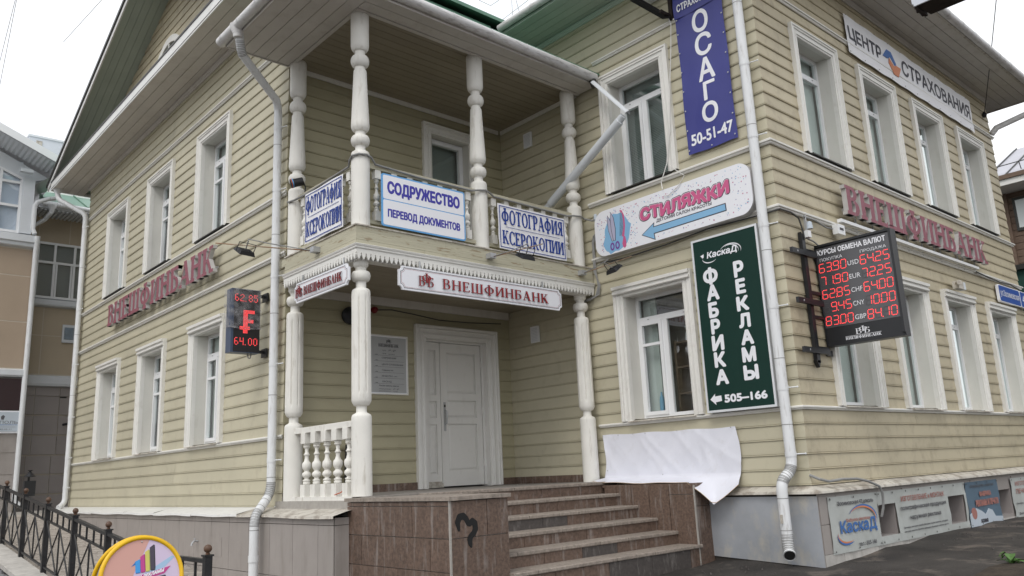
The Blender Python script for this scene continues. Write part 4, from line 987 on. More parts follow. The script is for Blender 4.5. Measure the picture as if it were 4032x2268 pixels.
for k in range(6): b.wbox(x0_-.02, x1_, -2.30-.314*k+.05, -2.2-.314*k+.2, -1.6, -.05-.159*k-.045)
b.build('stair_core', 'joint_dark', st)
def slabs(fr, rects, m='granite', th=.025, name='cladding_slab', gap=.008):
    for (a, c, z0, z1) in rects: MB().box(fr, a+gap/2, c-gap/2, 0, th+random.uniform(-.001, .001), z0+gap/2, z1-gap/2).build(name, m, st)
# left cheek block: x -.15...6, y -1.93..-3.8
b = MB(); b.wbox(-.125, .575, -3.775, -1.90, -1.7, -.11); b.build('cheek_core', 'mortar', st)
LFR = FX(-.125)
slabs(LFR, [(1.90, 2.35, -.15, -.105), (2.35, 3.42, -.15, -.105), (3.42, 3.80, -.15, -.105)])
slabs(LFR, [(1.90, 2.58, -.455, -.15), (2.58, 3.17, -.455, -.15), (3.17, 3.795, -.455, -.15), (1.90, 2.20, -.765, -.455), (2.20, 3.47, -.765, -.455), (3.47, 3.795, -.765, -.455), (1.90, 2.9, -1.09, -.765), (2.9, 3.795, -1.09, -.765), (1.9, 2.5, -1.45, -1.09), (2.5, 3.795, -1.45, -1.09)])
FFR = FY(-3.775)
slabs(FFR, [(-.145, .318, -.455, -.105), (.318, .60, -.455, -.105), (-.145, .60, -.88, -.455), (-.145, .60, -1.45, -.88)])
MB().wbox(-.152, -.134, -3.802, -3.784, -1.4, -.10).build('corner_joint', 'mortar', st)
slabs(FN(.575), [(-3.795, -3.0, -.8, -.105), (-3.0, -2.3, -.5, -.105)])
random.seed(12)
for (a, c, e, g_) in ((-.17, .37, -3.83, -3.30), (.37, .50, -3.83, -3.30), (.50, .625, -3.83, -3.3), (-.17, .625, -3.3, -2.72), (-.17, .625, -2.72, -2.28), (-.17, .2, -2.28, -1.86)):
    MB().wbox(a+.002, c-.002, e+.002, g_-.002, -.10, -.062+random.uniform(-.001, .001)).build('coping_slab', 'granite_light', st)
# right cheek
b = MB(); b.wbox(3.72, 4.02, -3.82, -2.33, -1.6, -.13); b.build('cheek_core', 'mortar', st)
RFR = FX(3.72)
slabs(RFR, [(2.33, 2.55, -.4, -.10), (2.55, 2.82, -.6, -.10), (2.82, 3.12, -.7, -.10), (3.12, 3.45, -.9, -.10), (3.45, 3.84, -.235, -.10), (3.45, 3.84, -1.2, -.235)], th=.02)
slabs(FY(-3.82), [(3.72, 4.03, -.38, -.12), (3.72, 4.03, -1.4, -.38)])
MB().wbox(3.70, 3.722, -3.852, -3.83, -1.2, -.12).build('corner_joint', 'mortar', st)
MB().wbox(3.70, 4.03, -3.84, -2.3, -.13, -.098).build('coping_slab', 'granite', st)
# sprayed mark on the block
fr = FY(-3.775); b = MB(); G_ = []
path = [(.075, -.33), (.062, -.26), (.085, -.215), (.13, -.205), (.165, -.235), (.185, -.275), (.205, -.285), (.235, -.262), (.265, -.285), (.272, -.335), (.25, -.375), (.215, -.40), (.20, -.43), (.205, -.47), (.215, -.50)]
path = [((x-.06)*1.05-.06, z-.045) for x, z in path]
rs = [.012, .022, .024, .022, .020, .020, .018, .022, .024, .023, .021, .020, .022, .018, .008]
rs = [r*1.45 for r in rs]
for i in range(len(path)-1):
    (a, za), (c, zc) = path[i], path[i+1]; L = hypot(c-a, zc-za); nx_, nz_ = -(zc-za)/L, (c-a)/L
    d = .0275+.0002*(i % 2)
    b.add([fr.P(a+nx_*rs[i], d, za+nz_*rs[i]), fr.P(a-nx_*rs[i], d, za-nz_*rs[i]), fr.P(c-nx_*rs[i+1], d, zc-nz_*rs[i+1]), fr.P(c+nx_*rs[i+1], d, zc+nz_*rs[i+1])], [(0, 1, 2, 3)])
for i in range(len(path)): b.add([fr.P(path[i][0]+rs[i]*cos(a*pi/6), .0279+.0001*(i % 3), path[i][1]+rs[i]*sin(a*pi/6)) for a in range(12)], [tuple(range(12))])
b.build('spray_mark', 'black_matte', st)
# ================================================================ SIGNS ON THE HOUSE
def screws(fr, pts, d, m, parent, r=.008, name='screw'):
    for (s, z) in pts: MB().add([fr.P(s+r*cos(a), d, z+r*sin(a)) for a in [k*pi/4 for k in range(8)]]+[fr.P(s, d+.004, z)], [(i, (i+1) % 8, 8) for i in range(8)]).build(name, m, parent)
def wave(amp, u, v, seed): return amp*(sin(u*9+v*5+seed)*.5+sin(u*21-v*13+seed*2)*.3+sin(u*4+v*17+seed)*.3)
def cloth(fr, s0, s1, z0, z1, d, m, name, amp=.008, nx_=24, nz_=10, seed=0, parent=None, edge=.006, **kw):
    b = MB(); P = []
    for j in range(nz_+1):
        for i in range(nx_+1):
            u, v = i/nx_, j/nz_; s = s0+(s1-s0)*u; z = z0+(z1-z0)*v
            w = wave(amp, u, v, seed)
            eg = edge*sin(u*(s1-s0)*9+seed) if j in (0, nz_) else 0
            P.append(fr.P(s+(edge*sin(v*11+seed) if i in (0, nx_) else 0), d+w, z+eg))
    b.add(P, [(j*(nx_+1)+i, j*(nx_+1)+i+1, (j+1)*(nx_+1)+i+1, (j+1)*(nx_+1)+i) for j in range(nz_) for i in range(nx_)], 0, True)
    return b.build(name, m, parent, sharp=False, **kw)
# 1 bank letters on the left wall
def bank_letters(fr, s0, s1, z0, z1, label, group):
    o = fr.P((s0+s1)/2, .05, z0); t = thing('channel_letter_sign', label, 'sign', o, group)
    serif_line(fr, 'ВНЕШФИНБАНК', s0, s1, z0, z1, .11, .18, 'mauve', t, 'letter', each=True, ms='letter_side', gap=.03, T=.225, t=.12)
    b = MB(); n = 11
    for i in range(12): 
        s = s0+.15+(s1-s0-.3)*i/11; b.box(fr, s-.01, s+.01, .035, .101, z0+.1, z0+.13)
    b.build('mounting_bracket', 'steel', t); return t
bank_letters(FX(0), -7.73, -2.17, 3.47, 3.92, 'faded mauve 3D bank letters on the left clapboard wall beside the balcony', 'faded bank name letter rows on the two street walls')
t = bank_letters(FY(-D), 5.72, 11.12, 3.44, 3.87, 'faded mauve 3D bank letters on the right-hand street wall above the rate board', 'faded bank name letter rows on the two street walls')
for s in (6.2, 6.75, 7.4, 7.95, 8.5, 9.0, 9.25, 10.0, 10.25, 10.8): MB().box(FY(-D), s-.012, s+.012, .045, .06, 3.26, 3.5).build('strut', 'steel', t)
MB().box(FY(-D), 5.55, 10.7, .09, .15, 3.30, 3.345).build('cable_duct', 'pvc', t)
# 2 purple banner
fr = FX(W)
bn = cloth(fr, 4.022, 4.815, 4.36, 6.50, .062, 'banner_blue', 'vertical_banner', amp=.007, nx_=12, nz_=30, seed=1.3, label='dark blue vertical insurance banner with white letters hanging right of the upper window', cat='banner')
cloth(fr, 4.01, 4.825, 6.47, 7.3, .075, 'banner_blue', 'banner_top', amp=.008, nx_=10, nz_=8, seed=2.2, parent=bn)
BW_ = lambda s, z: .066+wave(.007, (s-4.022)/.793, (z-4.36)/2.14, 1.3)
for ch, a, c, z0, z1 in (('О', 4.295, 4.56, 6.105, 6.455), ('С', 4.31, 4.58, 5.735, 6.085), ('А', 4.315, 4.585, 5.36, 5.70), ('Г', 4.37, 4.56, 5.06, 5.34), ('О', 4.31, 4.575, 4.73, 5.03)):
    text(fr, ch, a, c, z0, z1, .082, 'sign_white', bn, grow=.011, dfun=BW_)
text(fr, '50-51-47', 4.09, 4.77, 4.475, 4.645, .082, 'sign_white', bn, grow=.006, dfun=BW_)
text(fr, 'СТРАХОВАНИЕ', 4.075, 4.79, 6.56, 6.68, .086, 'sign_white', bn, grow=.004)
screws(fr, [(q, z) for q in (4.05, 4.79) for z in (4.42, 4.72, 5.02, 5.32, 5.62, 5.92, 6.22, 6.45)]+[(4.42, 4.385)], .08, 'steel', bn, r=.012, name='eyelet')
# 3 hair-salon light box
fr = FX(3.95); s0, s1, z0, z1 = 2.275, 5.005, 3.25, 3.955
sg = MB().ext(fr, rrect(s0, s1, z0, z1, .19, 8), -.14, 0, 0, 1).build('light_box_sign', ['sign_white', 'letter_side'], None, label='white light box of a hair salon with pink letters, dots and a blue arrow', cat='sign')
b = MB(); 
for s in (2.7, 3.6, 4.5): b.box(fr, s-.02, s+.02, -.155, -.139, z0+.05, z1-.05)
b.build('mounting_bracket', 'steel', sg)
random.seed(21)
for m in ('dot_pink', 'dot_lilac', 'dot_blue'):
    b = MB()
    for i in range(230):
        s = random.uniform(s0+.06, s1-.06); z = random.uniform(z0+.04, z1-.04); r = random.choice((.005, .006, .008, .010))
        if 3.1 < s < 4.72 and 3.27 < z < 3.82 and not (z < 3.34 and s > 3.45): continue
        if min(s-s0, s1-s) < .12 and min(z-z0, z1-z) < .12: continue
        b.add([fr.P(s+r*cos(a), .0008, z+r*sin(a)) for a in [k*pi/4 for k in range(8)]], [tuple(range(8))])
    b.build('dot_print', m, sg, kind='stuff')
def skw(s, z): return s, z
def blob(s): # slightly rising word
    return s
rise = lambda s, z: (s, z+.012*sin((s-3.14)*9))
text(fr, 'СТИЛЯЖКИ', 3.145, 4.69, 3.572, 3.80, .0012, 'dark_text', sg, grow=.031, skew=rise)
text(fr, 'СТИЛЯЖКИ', 3.157, 4.678, 3.584, 3.788, .0024, 'sign_white', sg, grow=.020, skew=rise)
text(fr, 'СТИЛЯЖКИ', 3.166, 4.678, 3.584, 3.783, .0036, 'pink', sg, grow=.016, skew=rise)
text(fr, 'ДЕТСКИЙ САЛОН КРАСОТЫ', 3.45, 4.385, 3.505, 3.575, .0012, 'dark_text', sg, grow=.0022)
arrow = [(3.185, 3.395), (3.395, 3.51), (3.385, 3.458), (4.585, 3.468), (4.59, 3.385), (3.385, 3.372), (3.395, 3.285)]
MB().ext(fr, [(3.165, 3.395), (3.41, 3.53), (3.40, 3.47), (4.60, 3.482), (4.605, 3.371), (3.40, 3.358), (3.41, 3.265)], .0, .0012).build('arrow_outline', 'dark_text', sg)
MB().ext(fr, arrow, .0, .0024).build('arrow', 'light_blue', sg)
b = MB(); random.seed(2)
pl = [(2.36+.29*u+.2*(1), 0) for u in (0, )]
bl = [(2.42, 3.42), (2.47, 3.60), (2.55, 3.78), (2.66, 3.86), (2.80, 3.84), (2.90, 3.74), (2.99, 3.62), (2.95, 3.50), (2.92, 3.40), (2.80, 3.30), (2.66, 3.28), (2.52, 3.30), (2.46, 3.35)]
bl2 = []
for i in range(len(bl)):
    a, c = bl[i], bl[(i+1) % len(bl)]; bl2 += [a, ((a[0]+c[0])/2+random.uniform(-.035, .035), (a[1]+c[1])/2+random.uniform(-.04, .04))]
b.ext(fr, bl2, 0, .001); b.build('paint_splash', 'light_blue', sg)
def shape(poly, m, d, name='printed_shape', parent=None): return MB().ext(fr, poly, .0, d).build(name, m, parent or sg)
# plain scissors and comb
shape([(2.60, 3.44), (2.545, 3.62), (2.53, 3.78), (2.55, 3.86), (2.60, 3.76), (2.635, 3.56), (2.64, 3.44)], 'dark_text', .0016, 'scissors_print')
shape([(2.606, 3.445), (2.553, 3.62), (2.54, 3.78), (2.552, 3.84), (2.592, 3.76), (2.626, 3.56), (2.632, 3.445)], 'lilac_grey', .0024, 'scissors_print')
shape([(2.63, 3.44), (2.60, 3.62), (2.595, 3.80), (2.615, 3.90), (2.665, 3.80), (2.69, 3.62), (2.675, 3.44)], 'dark_text', .0031, 'scissors_print')
shape([(2.638, 3.445), (2.609, 3.62), (2.604, 3.80), (2.617, 3.88), (2.657, 3.80), (2.681, 3.62), (2.667, 3.445)], 'lilac_grey', .0039, 'scissors_print')
for cx_ in (2.605, 2.705):
    b = MB(); o = arcpts(cx_, 3.36, .042, .062, 0, 360, 18); i_ = arcpts(cx_, 3.36, .020, .036, 0, 360, 18)
    for k in range(18): b.add([fr.P(o[k][0], .0034, o[k][1]), fr.P(o[k+1][0], .0034, o[k+1][1]), fr.P(i_[k+1][0], .0034, i_[k+1][1]), fr.P(i_[k][0], .0034, i_[k][1])], [(0, 1, 2, 3)])
    b.build('scissors_handle_print', 'purple', sg)
shape([(2.845, 3.46), (2.875, 3.62), (2.87, 3.78), (2.83, 3.87), (2.79, 3.88), (2.80, 3.855), (2.835, 3.82), (2.845, 3.70), (2.84, 3.60), (2.80, 3.47)], 'pink', .0022, 'comb_print')
shape([(2.80, 3.36), (2.81, 3.31), (2.84, 3.285), (2.87, 3.31), (2.875, 3.38), (2.86, 3.46), (2.83, 3.47)], 'pink', .0028, 'comb_print')
b = MB()
for k in range(20):
    z = 3.49+.018*k; b.add([fr.P(2.755+.002*k, .002, z), fr.P(2.84, .002, z+.002), fr.P(2.84, .002, z+.009), fr.P(2.755+.002*k, .002, z+.006)], [(0, 1, 2, 3)])
b.build('comb_teeth_print', 'dark_text', sg)
# 4 green advertising light box
fr = FX(3.99); s0, s1, z0, z1 = 3.97, 4.985, .775, 3.105
gs = MB().box(fr, s0, s1, -.12, -.001, z0, z1).build('green_light_box', 'alu', None, label='tall dark green light box with white letters and phone number right of the lower window', cat='sign')
b = MB(); e = .028
b.box(fr, s0, s0+e, 0, .008, z0, z1); b.box(fr, s1-e, s1, 0, .008, z0, z1); b.box(fr, s0+e, s1-e, 0, .0078, z0, z0+e); b.box(fr, s0+e, s1-e, 0, .0078, z1-e, z1); b.build('frame', 'alu', gs)
MB().box(fr, s0+e, s1-e, -.001, .002, z0+e, z1-e).build('face', 'sign_green', gs)
for s in (1.35, 2.0, 2.85): MB().box(FX(W), s1-.0, s1+.07, .02, .035, s, s+.05).build('mounting_bracket', 'steel', gs)
for ch, a, c, zz0, zz1 in (('Ф', 4.11, 4.34, 2.45, 2.69), ('А', 4.14, 4.335, 2.235, 2.45), ('Б', 4.145, 4.30, 2.005, 2.215), ('Р', 4.155, 4.30, 1.785, 1.99), ('И', 4.145, 4.33, 1.565, 1.77), ('К', 4.155, 4.33, 1.345, 1.55), ('А', 4.15, 4.345, 1.12, 1.32),
    ('Р', 4.585, 4.735, 2.465, 2.685), ('Е', 4.59, 4.735, 2.245, 2.445), ('К', 4.575, 4.755, 2.02, 2.215), ('Л', 4.58, 4.75, 1.80, 1.99), ('А', 4.585, 4.77, 1.58, 1.775), ('М', 4.575, 4.775, 1.36, 1.555), ('Ы', 4.57, 4.785, 1.135, 1.325)):
    text(fr, ch, a, c, zz0, zz1, .004, 'sign_white', gs, grow=.014)
text(fr, '505–166', 4.25, 4.87, .885, .99, .004, 'sign_white', gs, grow=.007)
MB().ext(fr, [(4.035, .945), (4.115, 1.015), (4.11, .98), (4.205, .985), (4.21, .915), (4.115, .905), (4.12, .87)], .002, .004).build('arrow', 'sign_white', gs)
text(fr, 'КаскаД', 4.20, 4.67, 2.795, 2.90, .004, 'sign_white', gs, grow=.004, shear=.15)
def swoosh(fr, cx, cz, rx, rz_, a0, a1, w, d, m, parent, n=16, name='swoosh'):
    b = MB(); 
    for i in range(n):
        t0, t1 = i/n, (i+1)/n
        def q(t, s_):
            a = radians(a0+(a1-a0)*t); k = w*sin(pi*min(1, t*1.02))**.8*s_
            return fr.P(cx+(rx+k)*cos(a), d, cz+(rz_+k)*sin(a))
        b.add([q(t0, 0), q(t1, 0), q(t1, 1), q(t0, 1)], [(0, 1, 2, 3)])
    b.build(name, m, parent)
swoosh(fr, 4.56, 2.83, .165, .10, 150, -20, .014, .004, 'sign_white', gs); swoosh(fr, 4.55, 2.82, .14, .10, 120, -10, .010, .0045, 'sign_white', gs)
swoosh(fr, 4.25, 2.82, .12, .062, 180, 320, .014, .004, 'sign_white', gs)
MB().ext(fr, [(4.10, 2.87), (4.155, 2.885), (4.15, 2.84), (4.13, 2.83)], .002, .004).build('swoosh', 'sign_white', gs)
# 5 loose white vinyl sheet below the window
b = MB(); fr = FX(W); NX, NZ, NF = 60, 18, 7; P = []
random.seed(6); fold = [(random.uniform(2, 4.3), random.uniform(0, .6), random.uniform(-1.4, 1.4), random.uniform(.004, .013)) for _ in range(34)]
BOT = [(0, 2.05, .36, -.040), (.10, 2.30, .42, -.058), (.4, 3.05, .43, -.086), (.66, 3.74, .43, -.084), (.76, 3.92, .41, -.21), (.85, 4.075, .35, -.365), (.925, 4.22, .28, -.262), (1., 4.37, .22, -.14)]
def bot(u):
    for i in range(len(BOT)-1):
        if BOT[i][0] <= u <= BOT[i+1][0]:
            t = (u-BOT[i][0])/(BOT[i+1][0]-BOT[i][0]); return [BOT[i][k]+(BOT[i+1][k]-BOT[i][k])*t for k in (1, 2, 3)]
def crease(s, z): return sum(w*math.exp(-abs((s-fs_)+(z-fz)*k)*26)*math.exp(-((z-fz)*3)**2) for fs_, fz, k, w in fold)
for j in range(NZ+NF+1):
    for i in range(NX+1):
        u = i/NX; v = min(1, j/NZ)
        s = 2.03+(4.30-2.03)*u; zt = .612-.032*u+.006*sin(u*20); zf = -.002-.012*u
        z = zt+(zf-zt)*v; d = .050+.007*sin(u*5+1)*v+.004*sin(u*17+v*7)+.012*v*v+crease(s, z)
        if u < .06: s += .045*sin(v*3.0)*(1-u/.06)
        if u > .93: s += .05*sin(v*2.8)*(u-.93)/.07
        if j > NZ:
            t = (j-NZ)/NF; bs, bd, bz = bot(u)
            s += (bs-s)*t; d = d+(bd-d)*t+.004*sin(u*31+t*5); z = zf+(bz-zf)*(t**.8 if u < .7 else t)+.004*sin(u*23+t*3)
            if u < .7: z = max(z, -.088)
        P.append(fr.P(s, max(d, .044), z))
NR = NZ+NF
b.add(P, [(j*(NX+1)+i, j*(NX+1)+i+1, (j+1)*(NX+1)+i+1, (j+1)*(NX+1)+i) for j in range(NR) for i in range(NX)], 0, True)
vs_ = b.build('vinyl_sheet', 'vinyl_white', None, label='blank white vinyl sheet tacked to the wall beside the stairs with its lower corner drooping', cat='banner', sharp=False)
b = MB(); b.tube([P[NR*(NX+1)+i] for i in range(0, NX+1, 2)], .0035, 5); b.build('sheet_hem', 'vinyl_back', vs_)
screws(fr, [(2.05, .60), (2.35, .595), (2.62, .595), (2.85, .592), (3.4, .59), (4.25, .575), (3.1, .02), (2.1, .1)], .075, 'steel', vs_, r=.009, name='nail')
# 6 insurance banner under the eave
fr = FY(-D)
ib = cloth(fr, 6.82, 12.12, 6.325, 7.005, .062, 'banner_white', 'eave_banner', amp=.006, nx_=60, nz_=8, seed=.4, label='long white insurance banner with dark letters under the right eave', cat='banner', edge=.008)
def ctext(body, a, c, z0, z1, bold=.0): text(fr, body, a, c, z0, z1, .082, 'dark_text', ib, grow=.009, dfun=lambda s, z: .066+wave(.006, (s-6.82)/5.3, (z-6.325)/.68, .4))
ctext('ЦЕНТР', 6.90, 8.08, 6.54, 6.83, .012); ctext('СТРАХОВАНИЯ', 8.86, 12.03, 6.575, 6.87, .010)
MB().ext(fr, [(8.12, 6.70), (8.30, 6.87), (8.47, 6.87), (8.62, 6.70), (8.62, 6.60), (8.42, 6.76), (8.30, 6.70)], .064, .0695).build('emblem', 'faded_blue', ib)
MB().ext(fr, [(8.36, 6.73), (8.52, 6.62), (8.60, 6.66), (8.80, 6.66), (8.66, 6.46), (8.48, 6.46), (8.32, 6.62)], .064, .0705).build('emblem', 'orange', ib)
screws(fr, [(6.85+.5*i, z) for i in range(11) for z in (6.345, 6.985)], .08, 'flash_dark', ib, r=.012, name='eyelet')
# 7 exchange-rate board
fr = FX(4.90)
cb = thing('exchange_rate_board', 'black LED currency rate board projecting on steel arms from the street corner', 'led sign', (5.0, -5.7, 1.5))
MB().box(fr, 5.27, 6.262, -.13, -.002, 1.525, 2.868).build('case', 'black', cb)
b = MB(); b.ext(fr, [(5.27, 1.525), (6.262, 1.525), (6.222, 1.57), (5.31, 1.57)], -.002, .02); b.ext(fr, [(5.27, 2.868), (5.262, 2.868), (5.262, 1.525), (5.27, 1.525)], -.13, .02)
b.box(fr, 6.232, 6.262, -.002, .02, 1.57, 2.868); b.box(fr, 5.27, 6.232, -.002, .0198, 2.838, 2.868); b.build('rim', 'black', cb)
sc2 = MB().box(fr, 5.263, 6.228, -.001, .003, 1.762, 2.822).build('screen', 'screen', cb)
text(fr, 'КУРСЫ ОБМЕНА ВАЛЮТ', 5.288, 6.187, 2.725, 2.797, .006, 'sign_white', sc2, grow=.003)
text(fr, 'ПОКУПКА', 5.312, 5.617, 2.640, 2.682, .006, 'sign_white', sc2); text(fr, 'ПРОДАЖА', 5.852, 6.182, 2.636, 2.68, .006, 'sign_white', sc2)
SEG = {'0': 'abcdef', '1': 'bc', '2': 'abged', '3': 'abgcd', '4': 'fgbc', '5': 'afgcd', '6': 'afgedc', '7': 'abc', '8': 'abcdefg', '9': 'abcdfg'}
def digits(fr, s0, s1, z0, z1, txt, n, d, on, off, parent, dots=None):
    """row of n seven-segment cells, right aligned text of digits; dots after the second digit"""
    p = (s1-s0)/n; w = p*.70; h = z1-z0; t = h*.085; sl = .07
    for k in range(n):
        a, o = MB(), MB(); ch = txt[k]; x = s0+p*k+p*.12
        def seg(c, mb):
            def Q(u, v): return fr.P(x+w*u+sl*h*v*1.0, d, z0+h*v)
            hs = t/h; ws = t/w
            def dash(u0, v0, u1, v1):
                for q in range(3):
                    f0, f1 = q/3+.035, (q+1)/3-.035
                    ua, va, ub, vb = u0+(u1-u0)*f0, v0+(v1-v0)*f0, u0+(u1-u0)*f1, v0+(v1-v0)*f1
                    if abs(u1-u0) > abs(v1-v0): mb.add([Q(ua, va-hs/2), Q(ub, vb-hs/2), Q(ub, vb+hs/2), Q(ua, va+hs/2)], [(0, 1, 2, 3)])
                    else: mb.add([Q(ua-ws/2, va), Q(ua+ws/2, va), Q(ub+ws/2, vb), Q(ub-ws/2, vb)], [(0, 1, 2, 3)])
            {'a': lambda: dash(.08, 1, .92, 1), 'g': lambda: dash(.08, .5, .92, .5), 'd': lambda: dash(.08, 0, .92, 0), 'f': lambda: dash(0, .54, 0, .96), 'b': lambda: dash(1, .54, 1, .96), 'e': lambda: dash(0, .04, 0, .46), 'c': lambda: dash(1, .04, 1, .46)}[c]()
        for c in 'abcdefg':
            lit = ch != ' ' and c in SEG[ch]; seg(c, a if lit else o)
        if a.v: a.build('led_digit', on, parent, kind='stuff')
        if o.v: o.build('unlit_segments', off, parent, kind='stuff')
    if dots is not None:
        a = MB()
        x = s0+p*dots-.01*p; a.add([fr.P(x-t*.3, d, z0-t*.5), fr.P(x+t*.9, d, z0-t*.5), fr.P(x+t*.9, d, z0+t*.6), fr.P(x-t*.3, d, z0+t*.6)], [(0, 1, 2, 3)])
        a.build('led_dot', on, parent)
rows = [('6390', 'USD', '6425'), ('7190', 'EUR', '7225'), ('6285', 'CHF', '6400'), (' 945', 'CNY', '1000'), ('8300', 'GBP', '8410')]
for i, (a, n_, c) in enumerate(rows):
    z = 2.497-.175*i
    digits(fr, 5.275, 5.665, z, z+.112, a, 4, .0055, 'led_red', 'led_off', sc2, 2)
    digits(fr, 5.825, 6.215, z-.002, z+.112, c, 4, .0055, 'led_red', 'led_off', sc2, 2)
    text(fr, n_, 5.675, 5.818, z+.018, z+.078, .006, 'sign_white', sc2)
monogram(fr, 5.655, 5.835, 1.632, 1.722, -.002, .003, 'sign_white', cb)
MB().box(fr, 5.515, 5.97, -.001, .003, 1.618, 1.622).build('underline', 'sign_white', cb)
serif_line(fr, 'ВНЕШФИНБАНК', 5.515, 5.97, 1.578, 1.612, -.001, .002, 'sign_white', cb, T=.2, t=.09)
fb = FY(-D); b = MB()
b.box(fb, 4.52, 4.60, .03, .08, 1.30, 2.93); b.ext(fb, [(4.50, 1.33), (4.56, 1.24), (4.60, 1.33)], .03, .08); b.ext(fb, [(4.52, 2.93), (4.60, 2.93), (4.52, 3.0)], .03, .08)
for z in (2.70, 2.06, 1.44): b.box(fb, 4.17, 4.80, .081, .12, z-.03, z+.04)
for z in (2.70, 2.06, 1.44): b.box(fb, 4.86, 5.1, .03, .045, z-.03, z+.04)
for z in (2.78, 2.22, 1.90, 1.50): b.box(fb, 4.60, 4.915, .025, .055, z-.022, z+.018)
b.box(fb, 4.93, 4.99, .0, .055, 1.55, 2.84); b.build('steel_bracket', 'black', cb)
screws(fb, [(4.3, z+.005) for z in (2.70, 2.06, 1.44)], .12, 'steel', cb, r=.014, name='bolt')
# 8 rouble LED board on the left
fr = FY(.45)
lb = thing('rouble_led_board', 'narrow black LED rate board with a red rouble sign, half wrapped in plastic film', 'led sign', (-.35, .55, 1.9))
MB().wbox(-.58, -.165, .45, .62, 1.915, 2.81).build('case', 'navy_metal', lb)
MB().box(fr, -.545, -.17, 0, .004, 1.925, 2.80).build('display', 'led_board', lb)
def dotrow(txt_rows, s0, z1, p, r):
    b = MB()
    for j, row in enumerate(txt_rows):
        for i, ch in enumerate(row):
            if ch == '#': b.add([fr.P(s0+i*p+r*cos(a), .0055, z1-j*p+r*sin(a)) for a in [k*pi/3 for k in range(6)]], [tuple(range(6))])
    return b
DIG = {'6': [' ## ', '#   ', '#   ', '### ', '#  #', '#  #', ' ## '], '2': [' ## ', '#  #', '   #', '  # ', ' #  ', '#   ', '####'], '8': [' ## ', '#  #', '#  #', ' ## ', '#  #', '#  #', ' ## '], '5': ['####', '#   ', '### ', '   #', '   #', '#  #', ' ## '], '4': ['#  #', '#  #', '#  #', '####', '   #', '   #', '   #'], '0': [' ## ', '#  #', '#  #', '#  #', '#  #', '#  #', ' ## '], '.': ['  ', '  ', '  ', '  ', '  ', '  ', '# ']}
def rowstr(t): return [' '.join(DIG[c][k] for c in t) for k in range(7)]
dotrow(rowstr('62.85'), -.53, 2.73, .0152, .0062).build('led_digits', 'led_red', lb)
dotrow(rowstr('64.00'), -.525, 2.115, .0152, .0062).build('led_digits', 'led_red', lb)
RUB = []
for j in range(20):
    row = ''
    for i in range(13):
        on = (3 <= i <= 6) or (j < 3 and i >= 3) or (8 <= j < 11 and i >= 3 and i < 12) or (j >= 3 and j < 9 and 10 <= i and False) or (14 <= j < 17 and i < 9)
        if j > 17: on = 3 <= i <= 6
        row += '#' if on else ' '
    RUB.append(row)
dotrow(RUB, -.452, 2.505, .0165, .0072).build('rouble_symbol', 'led_red', lb)
b = MB(); N_ = 12; P = []
for j in range(N_+1):
    for i in range(N_+1):
        u, v = i/N_, j/N_; x = -.60+.445*u; z = 2.255+.56*v; w = .012+.010*sin(u*23+v*9)+.008*sin(v*31-u*11)
        P.append((x, .45-max(.007, w), z+.012*sin(u*17)*(v < .05)))
b.add(P, [(j*(N_+1)+i, j*(N_+1)+i+1, (j+1)*(N_+1)+i+1, (j+1)*(N_+1)+i) for j in range(N_) for i in range(N_)], 0, False)
P = []
for j in range(N_+1):
    for i in range(5):
        v, u = j/N_, i/4; P.append((-.595-.012-.01*sin(v*29+u*9), .44+.19*u, 2.255+.56*v))
b.add(P, [(j*5+i, j*5+i+1, (j+1)*5+i+1, (j+1)*5+i) for j in range(N_) for i in range(4)], 0, False)
b.tube([(-.61, .43, 2.26), (-.45, .42, 2.245), (-.3, .425, 2.25), (-.155, .43, 2.26)], .012, 6)
b.build('plastic_wrap', 'plastic_film', lb)
for z_ in (2.74, 1.94): b = MB(); b.wbox(-.17, -.0, .52, .56, z_-.01, z_+.03); b.wbox(-.06, -.035, .46, .62, z_-.06, z_+.06); b.build('steel_bracket', 'black', lb)
MB().tube([(-.30, .53, 1.915), (-.29, .53, 1.86), (-.26, .53, 1.85), (-.25, .53, 1.89), (-.25, .53, 1.915)], .009, 6).build('cable_loop', 'cable', lb)
